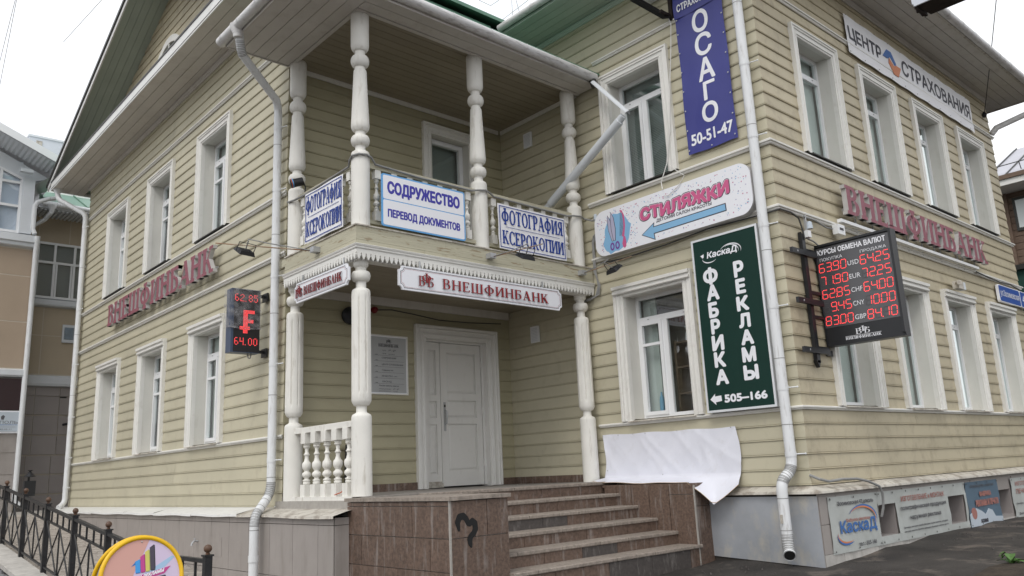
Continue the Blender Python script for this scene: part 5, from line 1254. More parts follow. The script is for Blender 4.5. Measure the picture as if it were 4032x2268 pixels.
# 9 balcony boards
fr = FY(-DD-.03)
t = MB().ext(fr, rrect(.238, 1.562, 3.195, 3.887, .03, 4), -.018, 0).build('balcony_sign', 'sky_blue', None, label='blue-bordered white translation office board in the middle of the balcony rail', cat='sign')
MB().ext(fr, rrect(.258, 1.542, 3.553, 3.867, .022, 3), -.002, .0015).build('sign_face', 'sign_white', t); MB().ext(fr, rrect(.258, 1.542, 3.215, 3.541, .022, 3), -.002, .0015).build('sign_face', 'sign_white', t)
text(fr, 'СОДРУЖЕСТВО', .318, 1.475, 3.60, 3.80, .003, 'indigo_text', t, grow=.0095)
text(fr, 'ПЕРЕВОД ДОКУМЕНТОВ', .322, 1.47, 3.30, 3.43, .003, 'indigo_text', t, grow=.0058)
def photo_banner(fr, s0, s1, z0, z1, label, seed):
    t = cloth(fr, s0, s1, z0, z1, .0, 'banner_white', 'photo_copy_banner', amp=.004, nx_=20, nz_=10, seed=seed, label=label, cat='banner', group='photo and photocopy banners tied to the balcony rail', edge=.004)
    e = .025; b = MB(); d = .0075; q = .010
    b.box(fr, s0+e, s1-e, d-.002, d, z0+e, z0+e+q); b.box(fr, s0+e, s1-e, d-.002, d, z1-e-q, z1-e); b.box(fr, s0+e, s0+e+q, d-.002, d+.0005, z0+e, z1-e); b.box(fr, s1-e-q, s1-e, d-.002, d+.0005, z0+e, z1-e)
    h = z1-z0; w = s1-s0; b.box(fr, s0+w*.1, s1-w*.1, d-.002, d, z0+h*.50, z0+h*.508); b.build('printed_border', 'blue_text', t)
    serif_line(fr, 'ФОТОГРАФИЯ', s0+w*.045, s1-w*.045, z0+h*.575, z0+h*.90, d-.002, d, 'blue_text', t, gap=.04, T=.20, t=.08)
    serif_line(fr, 'КСЕРОКОПИИ', s0+w*.05, s1-w*.04, z0+h*.125, z0+h*.42, d-.002, d, 'blue_text', t, gap=.04, T=.20, t=.08)
photo_banner(FY(-DD-.03), 2.155, 3.495, 3.19, 3.85, 'white banner with blue serif letters on the right part of the balcony rail', 1.)
photo_banner(FX(-EE-.03), .80, 1.785, 3.195, 3.885, 'white banner with blue serif letters on the short left side of the balcony', 2.)
# 10 bank fascia signs under the balcony
def bank_sign(fr, s0, s1, z0, z1, t0, t1, label, l0, l1):
    t = MB().ext(fr, notched(s0, s1, z0, z1, .05), -.03, 0).build('bank_sign', 'sign_white', None, label=label, cat='sign', group='white notched bank signs under the balcony')
    for off, w, m in ((.022, .006, 'black'), (.022+.014, .003, 'red_letter')):
        b = MB(); r = .05
        o = notched(s0+off, s1-off, z0+off, z1-off, r)
        n_ = len(o); c = ((s0+s1)/2, (z0+z1)/2)
        for i in range(n_):
            a, e = o[i], o[(i+1) % n_]; L = hypot(e[0]-a[0], e[1]-a[1])
            if L < 1e-6: continue
            nx_, nz_ = -(e[1]-a[1])/L*w, (e[0]-a[0])/L*w
            b.add([fr.P(a[0], .0015, a[1]), fr.P(e[0], .0015, e[1]), fr.P(e[0]+nx_, .0015, e[1]+nz_), fr.P(a[0]+nx_, .0015, a[1]+nz_)], [(0, 1, 2, 3)])
        b.build('printed_border', m, t)
    serif_line(fr, 'ВНЕШФИНБАНК', t0, t1, z0+(z1-z0)*.25, z0+(z1-z0)*.68, .012, .020, 'red_letter', t, 'letter', each=True, ms='dark_plum', gap=.16, T=.15, t=.05)
    monogram(fr, l0, l1, z0+(z1-z0)*.24, z0+(z1-z0)*.78, .012, .02, 'red_letter', t, ms='dark_plum')
    for s in (s0+(s1-s0)*.12, s0+(s1-s0)*.88): MB().box(fr, s-.012, s+.012, -.04, -.031, z1-.03, z1+.10).build('hanger', 'steel', t)
bank_sign(FY(-DD-.06), .455, 3.30, 2.405, 2.71, 1.12, 3.01, 'long white bank sign with red raised letters under the front of the balcony', .745, .975)
bank_sign(FX(-EE-.05), .575, 1.945, 2.43, 2.695, .855, 1.82, 'short white bank sign with red raised letters under the left side of the balcony', .64, .815)
# 11 tenant plaque by the door
fr = FY(-.035)
t = MB().box(fr, 1.30, 1.995, -.03, .0, 1.345, 2.235).build('tenant_plaque', 'sign_white', None, label='grey office directory board in a white frame left of the entrance door', cat='sign')
MB().box(fr, 1.33, 1.965, 0, .0015, 1.375, 2.205).build('plaque_face', 'plaque', t)
b = MB(); b.box(fr, 1.30, 1.318, 0, .01, 1.345, 2.235); b.box(fr, 1.977, 1.995, 0, .01, 1.345, 2.235); b.box(fr, 1.318, 1.977, 0, .0098, 1.345, 1.363); b.box(fr, 1.318, 1.977, 0, .0098, 2.217, 2.235); b.build('frame', 'trim', t)
monogram(fr, 1.61, 1.70, 2.115, 2.17, .001, .003, 'plaque_text', t)
serif_line(fr, 'ВНЕШФИНБАНК', 1.475, 1.83, 2.055, 2.095, .001, .003, 'plaque_text', t)
for (bd_, a, c, z0, z1) in (('9⁰⁰ - 18⁰⁰', 1.65, 1.78, 1.99, 2.02), ('Пн-Пт:', 1.545, 1.61, 1.99, 2.01), ('Сб-Вс', 1.545, 1.61, 1.945, 1.965), ('выходной', 1.65, 1.76, 1.942, 1.958), ('СОВРЕМЕННИК', 1.53, 1.79, 1.878, 1.905), ('ЦЕНТР СТРАХОВАНИЯ', 1.53, 1.91, 1.775, 1.805), ('Содружество', 1.53, 1.73, 1.69, 1.72), ('ИНФОТЕХ', 1.53, 1.72, 1.605, 1.632), ('сервис', 1.735, 1.80, 1.607, 1.622), ('КАСКАД', 1.54, 1.70, 1.52, 1.55), ('Режим работы офисов:', 1.48, 1.83, 1.458, 1.488), ('9⁰⁰ - 18⁰⁰', 1.73, 1.83, 1.415, 1.44), ('Понедельник-Пятница', 1.48, 1.68, 1.418, 1.434), ('Суббота-Воскресенье', 1.48, 1.68, 1.388, 1.402), ('выходной', 1.73, 1.81, 1.386, 1.40)):
    text(fr, bd_, a, c, z0, z1, .003, 'plaque_text', t, bold=.006)
b = MB(); b.box(fr, 1.475, 1.83, .0015, .0028, 2.10, 2.104)
for z in (1.925, 1.84, 1.755, 1.67, 1.585, 1.505): b.box(fr, 1.39, 1.925, .0015, .0028, z, z+.0025); b.box(fr, 1.42, 1.46, .0015, .0028, z+.01, z+.016)
b.build('printed_rule', 'plaque_text', t)
# 12 street name plate
fr = FY(-D-.10)
t = MB().ext(fr, rrect(11.70, 12.87, 2.835, 3.165, .04, 4), -.05, 0).build('street_name_plate', 'sign_white', None, label='blue street name plate with white letters at the far end of the street wall', cat='sign')
MB().ext(fr, rrect(11.715, 12.855, 2.85, 3.15, .035, 4), -.01, .002).build('plate_face', 'street_blue', t); text(fr, 'ул.Зосимовская', 11.76, 12.81, 2.92, 3.08, .004, 'sign_white', t, bold=.01)
t = MB().ext(fr, rrect(12.885, 13.34, 2.835, 3.165, .04, 4), -.05, 0).build('house_number_plate', 'sign_white', None, label='blue house number plate 47 right beside the street name plate', cat='sign')
MB().ext(fr, rrect(12.90, 13.325, 2.85, 3.15, .035, 4), -.01, .002).build('plate_face', 'street_blue', t); text(fr, '47', 12.99, 13.24, 2.91, 3.09, .004, 'sign_white', t, bold=.02)
# 13 faded banners on the plinth
fr = FY(PY-.015)
def pierced(name, s0, s1, z0, z1, holes_, m, label, seed):
    S = sorted({s0, s1, *[h[0] for h in holes_], *[h[1] for h in holes_]}); Z = sorted({z0, z1, *[h[2] for h in holes_], *[h[3] for h in holes_]}); b = MB()
    for i in range(len(S)-1):
        for j in range(len(Z)-1):
            cs, cz = (S[i]+S[i+1])/2, (Z[j]+Z[j+1])/2
            if any(h[0] < cs < h[1] and h[2] < cz < h[3] for h in holes_): continue
            n_ = max(2, int((S[i+1]-S[i])/.15)); k_ = max(2, int((Z[j+1]-Z[j])/.12)); P = []
            for q in range(k_+1):
                for p in range(n_+1):
                    s = S[i]+(S[i+1]-S[i])*p/n_; z = Z[j]+(Z[j+1]-Z[j])*q/k_; P.append(fr.P(s, .008+.006*sin(s*7+z*13+seed)+.004*sin(s*17-z*29), z))
            b.add(P, [(q*(n_+1)+p, q*(n_+1)+p+1, (q+1)*(n_+1)+p+1, (q+1)*(n_+1)+p) for q in range(k_) for p in range(n_)], 0, True)
    t = b.build(name, m, None, label=label, cat='banner', sharp=False)
    n_ = int((s1-s0)/.42); screws(fr, [(s0+.04+(s1-s0-.08)*i/n_, z) for i in range(n_+1) for z in (z0+.03, z1-.025)], .02, 'flash_dark', t, r=.013, name='screw')
    return t
t = pierced('plinth_banner', 4.235, 5.49, -.965, -.315, [], 'basement_banner', 'faded advertising banner with blue and orange logo on the corner of the plinth', 0)
T_ = lambda body, a, c, z0, z1, m, b_=0., sh=0.: text(fr, body, a, c, z0, z1, .021, m, t, grow=(z1-z0)*.04)
T_('Зосимовская 47,цоколь', 4.44, 5.37, -.435, -.375, 'faded_grey', .02); T_('Фабрика рекламы', 4.60, 5.22, -.632, -.582, 'faded_red')
T_('КаскаД', 4.44, 5.385, -.775, -.60, 'faded_blue', .0); T_('тел.: 505-166', 4.85, 5.32, -.92, -.872, 'faded_grey', .01)
swoosh(fr, 5.02, -.62, .38, .155, 150, -25, .03, .0215, 'faded_blue', t); swoosh(fr, 5.0, -.62, .37, .145, 140, -25, .022, .022, 'orange', t); swoosh(fr, 4.62, -.76, .26, .10, 170, 300, .03, .0215, 'faded_blue', t); swoosh(fr, 4.62, -.755, .25, .09, 165, 300, .022, .022, 'orange', t)
t = pierced('plinth_banner', 5.493, 8.44, -.965, -.318, holes[:2], 'basement_banner', 'long faded printing-services banner on the plinth cut out round two basement windows', 1)
T_ = lambda body, a, c, z0, z1, m, b_=0.: text(fr, body, a, c, z0, z1, .021, m, t, grow=(z1-z0)*(.09 if b_ > .02 else .04))
T_('ИЗГОТОВЛЕНИЕ и МОНТАЖ', 6.17, 7.60, -.475, -.405, 'faded_red', .0); T_('полиграфическая продукция', 6.12, 7.63, -.60, -.53, 'faded_grey'); T_('наружная реклама', 6.38, 7.40, -.73, -.67, 'faded_grey')
T_('Баннеры, световые короба, бегущие строки, вывески, штендеры', 6.15, 7.60, -.825, -.795, 'faded_grey'); T_('листовки, визитки, буклеты, календари, брошюры и многое другое', 6.15, 7.60, -.875, -.845, 'faded_grey')
t = pierced('plinth_banner', 8.455, 9.82, -.985, -.325, [], 'banner_teal', 'dark teal faded banner of a workshop between two basement windows', 2)
T_('ПРОИЗВОДСТВО и МОНТАЖ', 8.62, 9.62, -.42, -.375, 'faded_grey', .01); T_('ФАБРИКА', 8.95, 9.45, -.56, -.475, 'faded_red', .03); T_('РЕКЛАМЫ И ПЕЧАТИ', 8.75, 9.72, -.70, -.60, 'faded_red', .03); T_('503868', 8.85, 9.15, -.945, -.885, 'dark_text', .03)
b = MB(); b.ext(fr, [(8.46, -.98), (8.46, -.80), (8.75, -.72), (8.95, -.77), (9.1, -.83), (9.25, -.75), (9.4, -.78), (9.5, -.88), (9.81, -.90), (9.81, -.98)], .012, .019); b.build('printed_cloud', 'tooth_white', t)
MB().ext(fr, arcpts(8.64, -.79, .10, .085, 0, 345, 22), .012, .0205).build('printed_badge', 'faded_red', t)
t = pierced('plinth_banner', 10.44, 11.9, -.995, -.34, [], 'basement_banner', 'farthest pale banner with red letters on the plinth, cut by the photo edge', 3)
T_('ИЗГОТОВЛЕНИЕ', 10.62, 11.6, -.47, -.40, 'faded_red', .02); T_('ПЕЧАТЬ', 10.62, 11.3, -.60, -.52, 'faded_red', .02); T_('баннеры, вывески, таблички', 10.55, 11.6, -.78, -.74, 'faded_grey'); T_('Зосимовская 47', 10.6, 11.5, -.94, -.90, 'dark_text', .01)
# yellow round A-board in front
def aboard():
    c = Vector((-2.932, -3.70, -.488)); toC = Vector((CP[0]-c.x, CP[1]-c.y, 0)).normalized(); ang = atan2(toC.y, toC.x)+radians(16)
    n = Vector((cos(ang)*.98, sin(ang)*.98, .19)).normalized(); r = Vector((0, 0, 1)).cross(Vector((cos(ang), sin(ang), 0))); r.normalize(); u = n.cross(r)
    fr = Fr(tuple(c), tuple(r), tuple(n))
    class F2(Fr):
        def P(self, s, d, z): return tuple(c+r*s+n*d+u*z)
    f2 = F2(0, 0, 0); gzb = gz(c.x, c.y)
    t = thing('pavement_sign', 'round yellow-framed pavement sign of an advertising workshop standing before the ramp railing', 'sign', (c.x, c.y, gzb))
    R = .285
    def loop(off, tilt, name):
        pth = []
        zlow = (gzb-c.z)/u.z
        for i in range(41):
            a = radians(-50+280*i/40); pth.append(Vector(f2.P(R*cos(a), 0, R*sin(a))))
        a0 = pth[0]; a1 = pth[-1]
        l0 = Vector(f2.P(R*.80, 0, zlow)); l1 = Vector(f2.P(-R*.80, 0, zlow)); pts = [l0]+pth+[l1]
        if tilt:
            top = f2.P(0, 0, R)[2]; q = []
            for p in pts:
                k = (top-p.z); q.append(p+Vector((-n.x, -n.y, 0)).normalized()*(off+k*.50)+r*(-.0))
            pts = q
        MB().tube(pts, .0165, 12).build(name, 'yellow', t)
    loop(0, False, 'frame_tube'); loop(.05, True, 'frame_tube')
    disc = MB().ext(f2, arcpts(0, 0, R-.012, R-.012, 0, 352.5, 47), -.004, .0).build('sign_panel', 'sg_lilac', t)
    def pr(poly, m, d): MB().ext(f2, poly, 0, d).build('printed_shape', m, t)
    q = R-.013; ap = arcpts(0, 0, q, q, 78, 212, 24); pr(ap+[(-.08, -.02)], 'sg_salmon', .0012)
    pr([(-.16, -.075), (.215, .135), (.235, .125), (.02, -.07)], 'sg_blue', .0008); pr([(-.04, -.02), (.03, .19), (.09, .10), (.20, .14), (.05, -.05)], 'sg_blue', .0016) if False else None
    for (x0, x1, z0, h0, h1, m, m2) in ((-.045, -.012, .035, .115, .13, 'sg_cyan', 'sg_cyan2'), (-.008, .020, .037, .145, .165, 'sg_mag', 'sg_mag2'), (.026, .053, .04, .178, .195, 'sg_yel', 'sg_yel2'), (.060, .090, .045, .208, .228, 'sg_dark', 'black')):
        pr([(x0, z0), (x1, z0+.002), (x1-.004, h1), (x0-.004, h0)], m, .0022); pr([(x1, z0+.002), (x1+.006, z0+.008), (x1+.002, h1-.008), (x1-.004, h1)], m2, .0022); pr([(x0, z0), (x1, z0+.002), (x1+.006, z0-.003), (x0+.006, z0-.006)], m2, .0026)
    pr([(-.075, .082), (-.045, .092), (-.047, .112), (-.05, .108)], 'sg_cyan2', .0024)
    pr([(-.175, -.064), (.160, .013), (.205, .062), (-.150, -.016)], 'sg_mag', .003)
    text(f2, 'ФАБРИКА РЕКЛАМЫ', -.140, .158, -.009, .019, .0042, 'sign_white', t, grow=.0015, shear=.25, skew=lambda s, z: (s, z-.002+.225*s))
    text(f2, 'КАСКАД', -.175, .175, -.080, -.018, .0042, 'sg_dark', t, grow=.005, skew=lambda s, z: (s, z+.12*s))
    text(f2, '505-166', -.15, .15, -.17, -.12, .0042, 'sg_dark', t, bold=.03)
    MB().sphere(f2.P(-.0, .004, R-.032), .006, 8).build('rivet', 'steel', t)
aboard()

# ================================================================ LAMPS, CABLES, SMALL FIXTURES
def floodlight(base, tip, lamp, label, ang=0., dirn=(1, 0), s=1.4, grp='black floodlights on thin arms around the balcony'):
    t = thing('floodlight', label, 'floodlight', base, grp)
    b = MB().tube([base, tip], [.009, .007], 6); b.build('arm', 'rusty', t)
    bx, by, bz = base; MB().wbox(bx-.05, bx+.05, by-.05, by+.05, bz-.02, bz+.05).build('junction_box', 'steel', t)
    L = Vector(lamp); dx, dy = dirn; A = Vector((dx, dy, 0)).normalized(); B = Vector((-A.y, A.x, 0)); n = (A*sin(radians(ang))+Vector((0, 0, -cos(radians(ang))))).normalized(); T2 = B.cross(n)
    def q(u, v, w): return tuple(L+B*u*s+T2*v*s-n*w*s)
    b = MB(); pts = [q(u, v, 0) for u, v in ((-.085, -.06), (.085, -.06), (.085, .06), (-.085, .06))]+[q(u, v, .035) for u, v in ((-.07, -.045), (.07, -.045), (.07, .045), (-.07, .045))]
    b.add(pts, [(0, 1, 2, 3), (4, 5, 6, 7), (0, 1, 5, 4), (1, 2, 6, 5), (2, 3, 7, 6), (3, 0, 4, 7)])
    for k in range(5): 
        u = -.05+.025*k; b.add([q(u-.003, -.04, .034), q(u+.003, -.04, .034), q(u+.003, .04, .034), q(u-.003, .04, .034), q(u-.003, -.03, .04), q(u+.003, -.03, .04), q(u+.003, .03, .04), q(u-.003, .03, .04)], [(4, 5, 6, 7), (0, 1, 5, 4), (1, 2, 6, 5), (2, 3, 7, 6), (3, 0, 4, 7)])
    b.build('lamp_housing', 'black', t)
    MB().add([q(u, v, -.002) for u, v in ((-.07, -.045), (.07, -.045), (.07, .045), (-.07, .045))], [(0, 1, 2, 3)]).build('lamp_glass', 'plaque', t)
    b = MB(); b.tube([q(-.092, 0, .01), q(-.092, 0, .10), q(.092, 0, .10), q(.092, 0, .01)], .006, 6); b.build('yoke', 'black', t)
    u_ = Vector(q(0, 0, .10)); MB().tube([q(0, .0, .03), q(.03, .03, .13), tuple(u_+Vector((0, 0, .06))), tuple(Vector(base)*.35+u_*.65+Vector((0, 0, .03))), base], .0075, 6).build('lamp_cable', 'cable', t)
floodlight((-.16, -1.12, 3.03), (-1.02, -.02, 3.27), (-.80, -.42, 3.07), 'black floodlight on a rusty arm reaching left past the corner downpipe', 35, (-.2, .9))
floodlight((1.98, -DD-.05, 3.03), (2.20, -DD-.85, 3.06), (2.08, -DD-.62, 2.90), 'black floodlight on a rusty arm in front of the right balcony banner', 30, (0, 1))
floodlight((3.80, -DD-.04, 3.03), (3.86, -3.02, 3.10), (3.82, -2.72, 2.95), 'black floodlight on a rusty arm between balcony and salon light box', 40, (1, -.2))
# spotlight on the balcony rail
t = thing('spotlight', 'small black spotlight with blue and red rings clamped to the left balcony rail', 'spotlight', (-.02, -.55, 4.05))
a = Vector((-.02, -.50, 4.20)); c = Vector((-.17, -.44, 4.15)); d_ = (c-a).normalized()
MB().tube([a, c], [.055, .062], 18).build('lamp_housing', 'black', t); MB().tube([c-d_*.03, c-d_*.018], .065, 18, cap=False).build('ring', 'sky_blue', t); MB().tube([c-d_*.014, c-d_*.004], .065, 18, cap=False).build('ring', 'orange_cable', t)
MB().tube([c-d_*.001, c+d_*.002], .045, 18).build('lens', 'black_matte', t); MB().tube([(-.0, -.52, 4.045), (.02, -.50, 4.12), a], .01, 6).build('bracket', 'black', t)
# projector arm at the upper window
t = thing('light_bar', 'dark bar lamp on a steel bracket beside the blue banner at the top edge', 'lamp', (W-.05, -3.9, 6.5))
b = MB(); b.wbox(W-.30, W-.03, -3.96, -3.92, 6.56, 6.60); b.wbox(W-.07, W-.03, -3.98, -3.92, 6.50, 7.2); b.build('bracket', 'burnt', t)
b = MB(); P = [(W-.42, -3.50, 6.92), (W-.36, -3.50, 6.98), (W-.09, -3.86, 6.60), (W-.15, -3.86, 6.54), (W-.42, -3.62, 6.88), (W-.36, -3.62, 6.94), (W-.09, -3.97, 6.56), (W-.15, -3.97, 6.50)]
b.add(P, [(0, 1, 2, 3), (4, 5, 6, 7), (0, 1, 5, 4), (1, 2, 6, 5), (2, 3, 7, 6), (3, 0, 4, 7)]); b.build('lamp_housing', 'black_matte', t)
b = MB(); b.wbox(W-.5, W-.03, -3.84, -3.55, 6.97, 7.0); b.build('shelf_plate', 'ledge', t)
MB().tube([(W-.13, -3.93, 6.58), (W-.08, -3.95, 6.45), (W-.09, -3.92, 6.1), (W-.095, -3.84, 5.5), (W-.10, -3.78, 4.9), (W-.10, -3.66, 4.35), (W-.12, -3.55, 4.1), (W-.2, -3.62, 3.96)], .0075, 6).build('cable', 'cable_white', t)
MB().tube([(W-.10, -3.68, 4.33), (W-.14, -3.85, 4.18), (W-.19, -4.0, 4.05), (W-.2, -3.9, 3.93), (W-.2, -3.72, 3.84), (W-.2, -3.63, 3.86)], .006, 6).build('cable', 'cable_white', t)
# round dark lamp and alarm in the porch
t = MB().lathe(0, 0, [(0, .11)], 4) if False else None
b = MB(); c = (.98, -.03, 2.47)
for k, (r, y) in enumerate(((.13, -.02), (.135, -.06), (.11, -.10), (.06, -.125), (.001, -.132))):
    b.v += [(c[0]+r*cos(a*pi/10), y-.02, c[2]+r*sin(a*pi/10)) for a in range(20)]
for k in range(4):
    for a in range(20): b.f.append((k*20+a, k*20+(a+1) % 20, (k+1)*20+(a+1) % 20, (k+1)*20+a)); b.m.append(0); b.s.append(True)
b.build('bulkhead_lamp', 'black', None, label='round black wall lamp half hidden behind the front porch column', cat='lamp')
b = MB(); c = (1.40, -.05, 2.60)
for r, y in ((.05, -.03), (.052, -.07), (.035, -.10), (.001, -.11)): b.v += [(c[0]+r*cos(a*pi/8), y, c[2]+r*sin(a*pi/8)) for a in range(16)]
for k in range(3):
    for a in range(16): b.f.append((k*16+a, k*16+(a+1) % 16, (k+1)*16+(a+1) % 16, (k+1)*16+a)); b.m.append(0); b.s.append(True)
b.build('alarm_lamp', 'alarm_red', None, label='small dark red alarm lamp under the porch ceiling', cat='alarm')
MB().tube([(1.40, -.05, 2.60), (1.7, -.055, 2.63), (2.1, -.055, 2.60), (2.6, -.055, 2.55), (3.2, -.055, 2.56), (3.9, -.055, 2.60)], .009, 6).build('porch_cable', 'cable_dark', None, label='thin dark cable running along the top of the entrance wall', cat='cable')
# conduit hugging the balcony rail
def cab(name, pts, r, m, label, grp=None): return MB().tube(pts, r, 8).build(name, m, None, label=label, cat='cable', group=grp)
b = MB()
b.tube([(.041-.14, -.2, 3.96), (-.06, -.33, 3.965), (-.0, -.5, 4.0), (-.02, -1.72, 4.02), (-.075, -1.83, 4.06), (-.09, -1.92, 4.09), (-.04, -2.0, 4.10), (.05, -2.03, 4.10), (.14, -2.0, 4.09), (.22, -1.96, 4.03), (.9, -1.955, 4.0), (1.8, -1.955, 4.0), (1.88, -2.0, 4.01), (1.985, -2.03, 4.02), (2.09, -2.0, 4.01), (2.2, -1.955, 3.99), (3.7, -1.955, 3.97), (3.8, -2.0, 3.98), (3.93, -2.035, 3.98), (4.03, -2.0, 3.97), (4.06, -2.15, 3.90), (3.93, -2.29, 3.86)], .014, 8)
b.build('rail_conduit', 'cable', None, label='grey conduit running along the balcony handrail and looping round the columns', cat='cable')
for i, (o, lw) in enumerate(((0, .0), (.035, .01), (.07, .02))):
    cab('wall_conduit', [(W-.06, -2.30+o*.3, 3.72), (W-.06, -2.20+o, 3.66), (W-.06, -2.13+o*.4, 3.55), (W-.06, -2.13+o*.5, 3.1), (W-.06, -2.16+o*-.5, 2.86), (W-.07, -2.10-o, 2.70+lw), (W-.08, -1.98, 2.665+lw), (W-.09, -1.86, 2.67+lw), (W-.1, -1.78, 2.72+lw)], .011, 'cable', ['grey cable nearest the right porch column in the looping bundle on the wall', 'middle grey cable of the looping bundle beside the right porch column', 'outermost grey cable of the looping bundle, nearest the salon light box'][i], 'grey cables bundled beside the right porch column')
cab('wall_cable', [(W-.07, -2.25, 3.20), (W-.07, -2.7, 3.17), (W-.07, -3.5, 3.19), (W-.07, -4.2, 3.24), (W-.07, -5.0, 3.22), (W-.07, -5.3, 3.225), (4.3, -5.31, 3.22), (4.5, -5.30, 3.18), (4.56, -5.30, 3.05), (4.57, -5.31, 2.9)], .011, 'cable_dark', 'dark cable running under the salon light box and round the street corner')
cab('wall_cable', [(4.62, -5.31, 3.22), (4.9, -5.31, 3.22), (5.2, -5.31, 3.17), (5.38, -5.31, 3.18)], .012, 'cable', 'short grey cable between the two junction boxes above the rate board')
cab('wall_cable', [(4.6, -5.31, 2.93), (4.8, -5.31, 2.91), (4.95, -5.31, 2.86), (5.0, -5.31, 2.80)], .011, 'cable', 'short grey cable curling from the corner junction box to the rate board')
cab('plinth_cable', [(W-.05, -5.24, -.05), (W+.0, -5.33, -.10), (4.3, -5.36, -.135), (4.6, -5.37, -.12), (5.0, -5.36, -.13), (5.25, -5.38, -.17), (5.45, -5.42, -.24), (5.52, -5.42, -.33), (5.53, -5.40, -.50), (5.53, -5.36, -.62)], .016, 'cable', 'thick grey cable lying on the plinth flashing and dropping into the first basement window')
cab('wall_cable', [(10.7, -5.31, 3.27), (11.3, -5.31, 3.24), (11.9, -5.31, 3.22), (12.5, -5.30, 3.25), (13.0, -5.31, 3.19)], .012, 'cable_dark', 'dark cable above the blue street name plate')
t = MB().wbox(5.42, 5.62, -5.37, -5.29, 3.11, 3.25).build('junction_box', 'pvc', None, label='white electrical box on the wall between rate board and mauve letters', cat='electrical box')
MB().wbox(5.47, 5.57, -5.376, -5.371, 3.17, 3.20).build('window_plate', 'black', t)
MB().wbox(4.585, 4.665, -5.36, -5.29, 2.93, 3.02).build('junction_box', 'pvc', None, label='small white junction box at the corner above the steel bracket', cat='electrical box')
b = MB(); b.lathe(4.70, -5.33, [(3.06, .045), (3.15, .035), (3.16, .02)], 14); t = b.build('photo_sensor', 'tooth_white', None, label='small bluish-white light sensor at the street corner above the bracket', cat='sensor')
MB().wbox(4.64, 4.66, -5.32, -5.29, 3.02, 3.25).build('stem', 'steel', t)
b = MB(); b.lathe(3.98, -2.28, [(3.85, .03), (3.95, .026), (3.96, .015)], 12); b.build('photo_sensor', 'tooth_white', None, label='small white light sensor on the left end of the salon light box', cat='sensor')
t = thing('wall_camera', 'small weathered camera and box above the third street-level window', 'camera', (9.5, -5.3, 2.78))
MB().wbox(9.4, 9.62, -5.42, -5.32, 2.80, 2.93).build('housing', 'flash_worn', t); MB().tube([(9.36, -5.42, 2.87), (9.22, -5.50, 2.86)], .04, 12).build('lens_tube', 'flash_worn', t); MB().wbox(9.66, 9.78, -5.40, -5.30, 2.81, 2.94).build('junction_box', 'ledge', t)
# leaning dark panel behind the balusters
b = MB(); b.ext(FY(-.16), [(.84, -.04), (1.25, -.04), (1.25, .62), (.86, .62)], -.03, 0); b.build('leaning_panel', 'black', None, label='dark sheet leaning on the wall behind the porch balusters', cat='board')
MB().tube([(.0, -1.34, -.03), (-.01, -1.40, -.02), (.0, -1.5, .0), (.03, -1.58, .06)], .007, 6).build('thin_hose', 'orange_cable', None, label='short orange hose trailing between the porch balusters', cat='hose')
# ================================================================ IRON RAILING OF THE RAMP
rl = thing('iron_railing', 'black iron railing with brown ball finials and crossed bars along the paved ramp', 'railing', (RX, 2, -1.4))
PYS = [-2.88]+[-1.40+1.41*i for i in range(8)]
def prz(y): return rz(max(y, -1.4)) if y > -1.45 else -1.385
for i, y in enumerate(PYS):
    z = prz(y); b = MB(); b.wbox(RX-.032, RX+.032, y-.032, y+.032, z-.02, z+.93); b.wbox(RX-.042, RX+.042, y-.042, y+.042, z+.93, z+.945)
    p = b.build('post', 'iron', rl); b = MB(); b.lathe(RX, y, [(z+.945, .018), (z+.955, .02), (z+.962, .014)], 12); b.sphere((RX, y, z+.995), .036, 14); b.build('finial', 'finial', p)
def bar(a, c, w, h, name, m='iron'):
    b = MB(); (x, y, z), (x2, y2, z2) = a, c
    b.add([(x-w/2, y, z-h/2), (x+w/2, y, z-h/2), (x+w/2, y, z+h/2), (x-w/2, y, z+h/2), (x2-w/2, y2, z2-h/2), (x2+w/2, y2, z2-h/2), (x2+w/2, y2, z2+h/2), (x2-w/2, y2, z2+h/2)], [(0, 1, 2, 3), (4, 5, 6, 7), (0, 1, 5, 4), (1, 2, 6, 5), (2, 3, 7, 6), (3, 0, 4, 7)])
    return b.build(name, m, rl)
for i in range(len(PYS)-1):
    y0, y1 = PYS[i]+.032, PYS[i+1]-.032; a, c = prz(PYS[i]), prz(PYS[i+1])
    if i == 0: a = c = -1.385
    P = lambda y, h: (RX, y, a+(c-a)*(y-y0)/(y1-y0)+h)
    bar(P(y0, .89), P(y1, .89), .045, .035, 'top_rail'); bar(P(y0, .715), P(y1, .715), .03, .022, 'mid_rail', 'rusty' if False else 'iron'); bar(P(y0, .10), P(y1, .10), .03, .022, 'bottom_rail')
    L = y1-y0
    for k in range(4):
        y = y0+L*(k+.75)/4.5; p_ = P(y, .726); b = MB(); b.wbox(RX-.010, RX+.010, y-.010, y+.010, p_[2], p_[2]+.148); b.build('picket', 'iron', rl)
    ym = (y0+y1)/2; pm = P(ym, .10); b = MB(); b.wbox(RX-.009, RX+.009, ym-.009, ym+.009, pm[2], pm[2]+.61); b.build('centre_bar', 'iron', rl)
    for (ya, ha, yb, hb) in ((y0+.03, .71, ym-.02, .11), (ym-.02, .71, y0+.03, .11), (ym+.02, .71, y1-.03, .11), (y1-.03, .71, ym+.02, .11)):
        A, B_ = P(ya, ha), P(yb, hb); off = .008 if ya < yb else -.008
        b = MB(); b.tube([(A[0]+off, A[1], A[2]), (B_[0]+off, B_[1], B_[2])], .0105, 4); b.build('cross_bar', 'iron', rl)

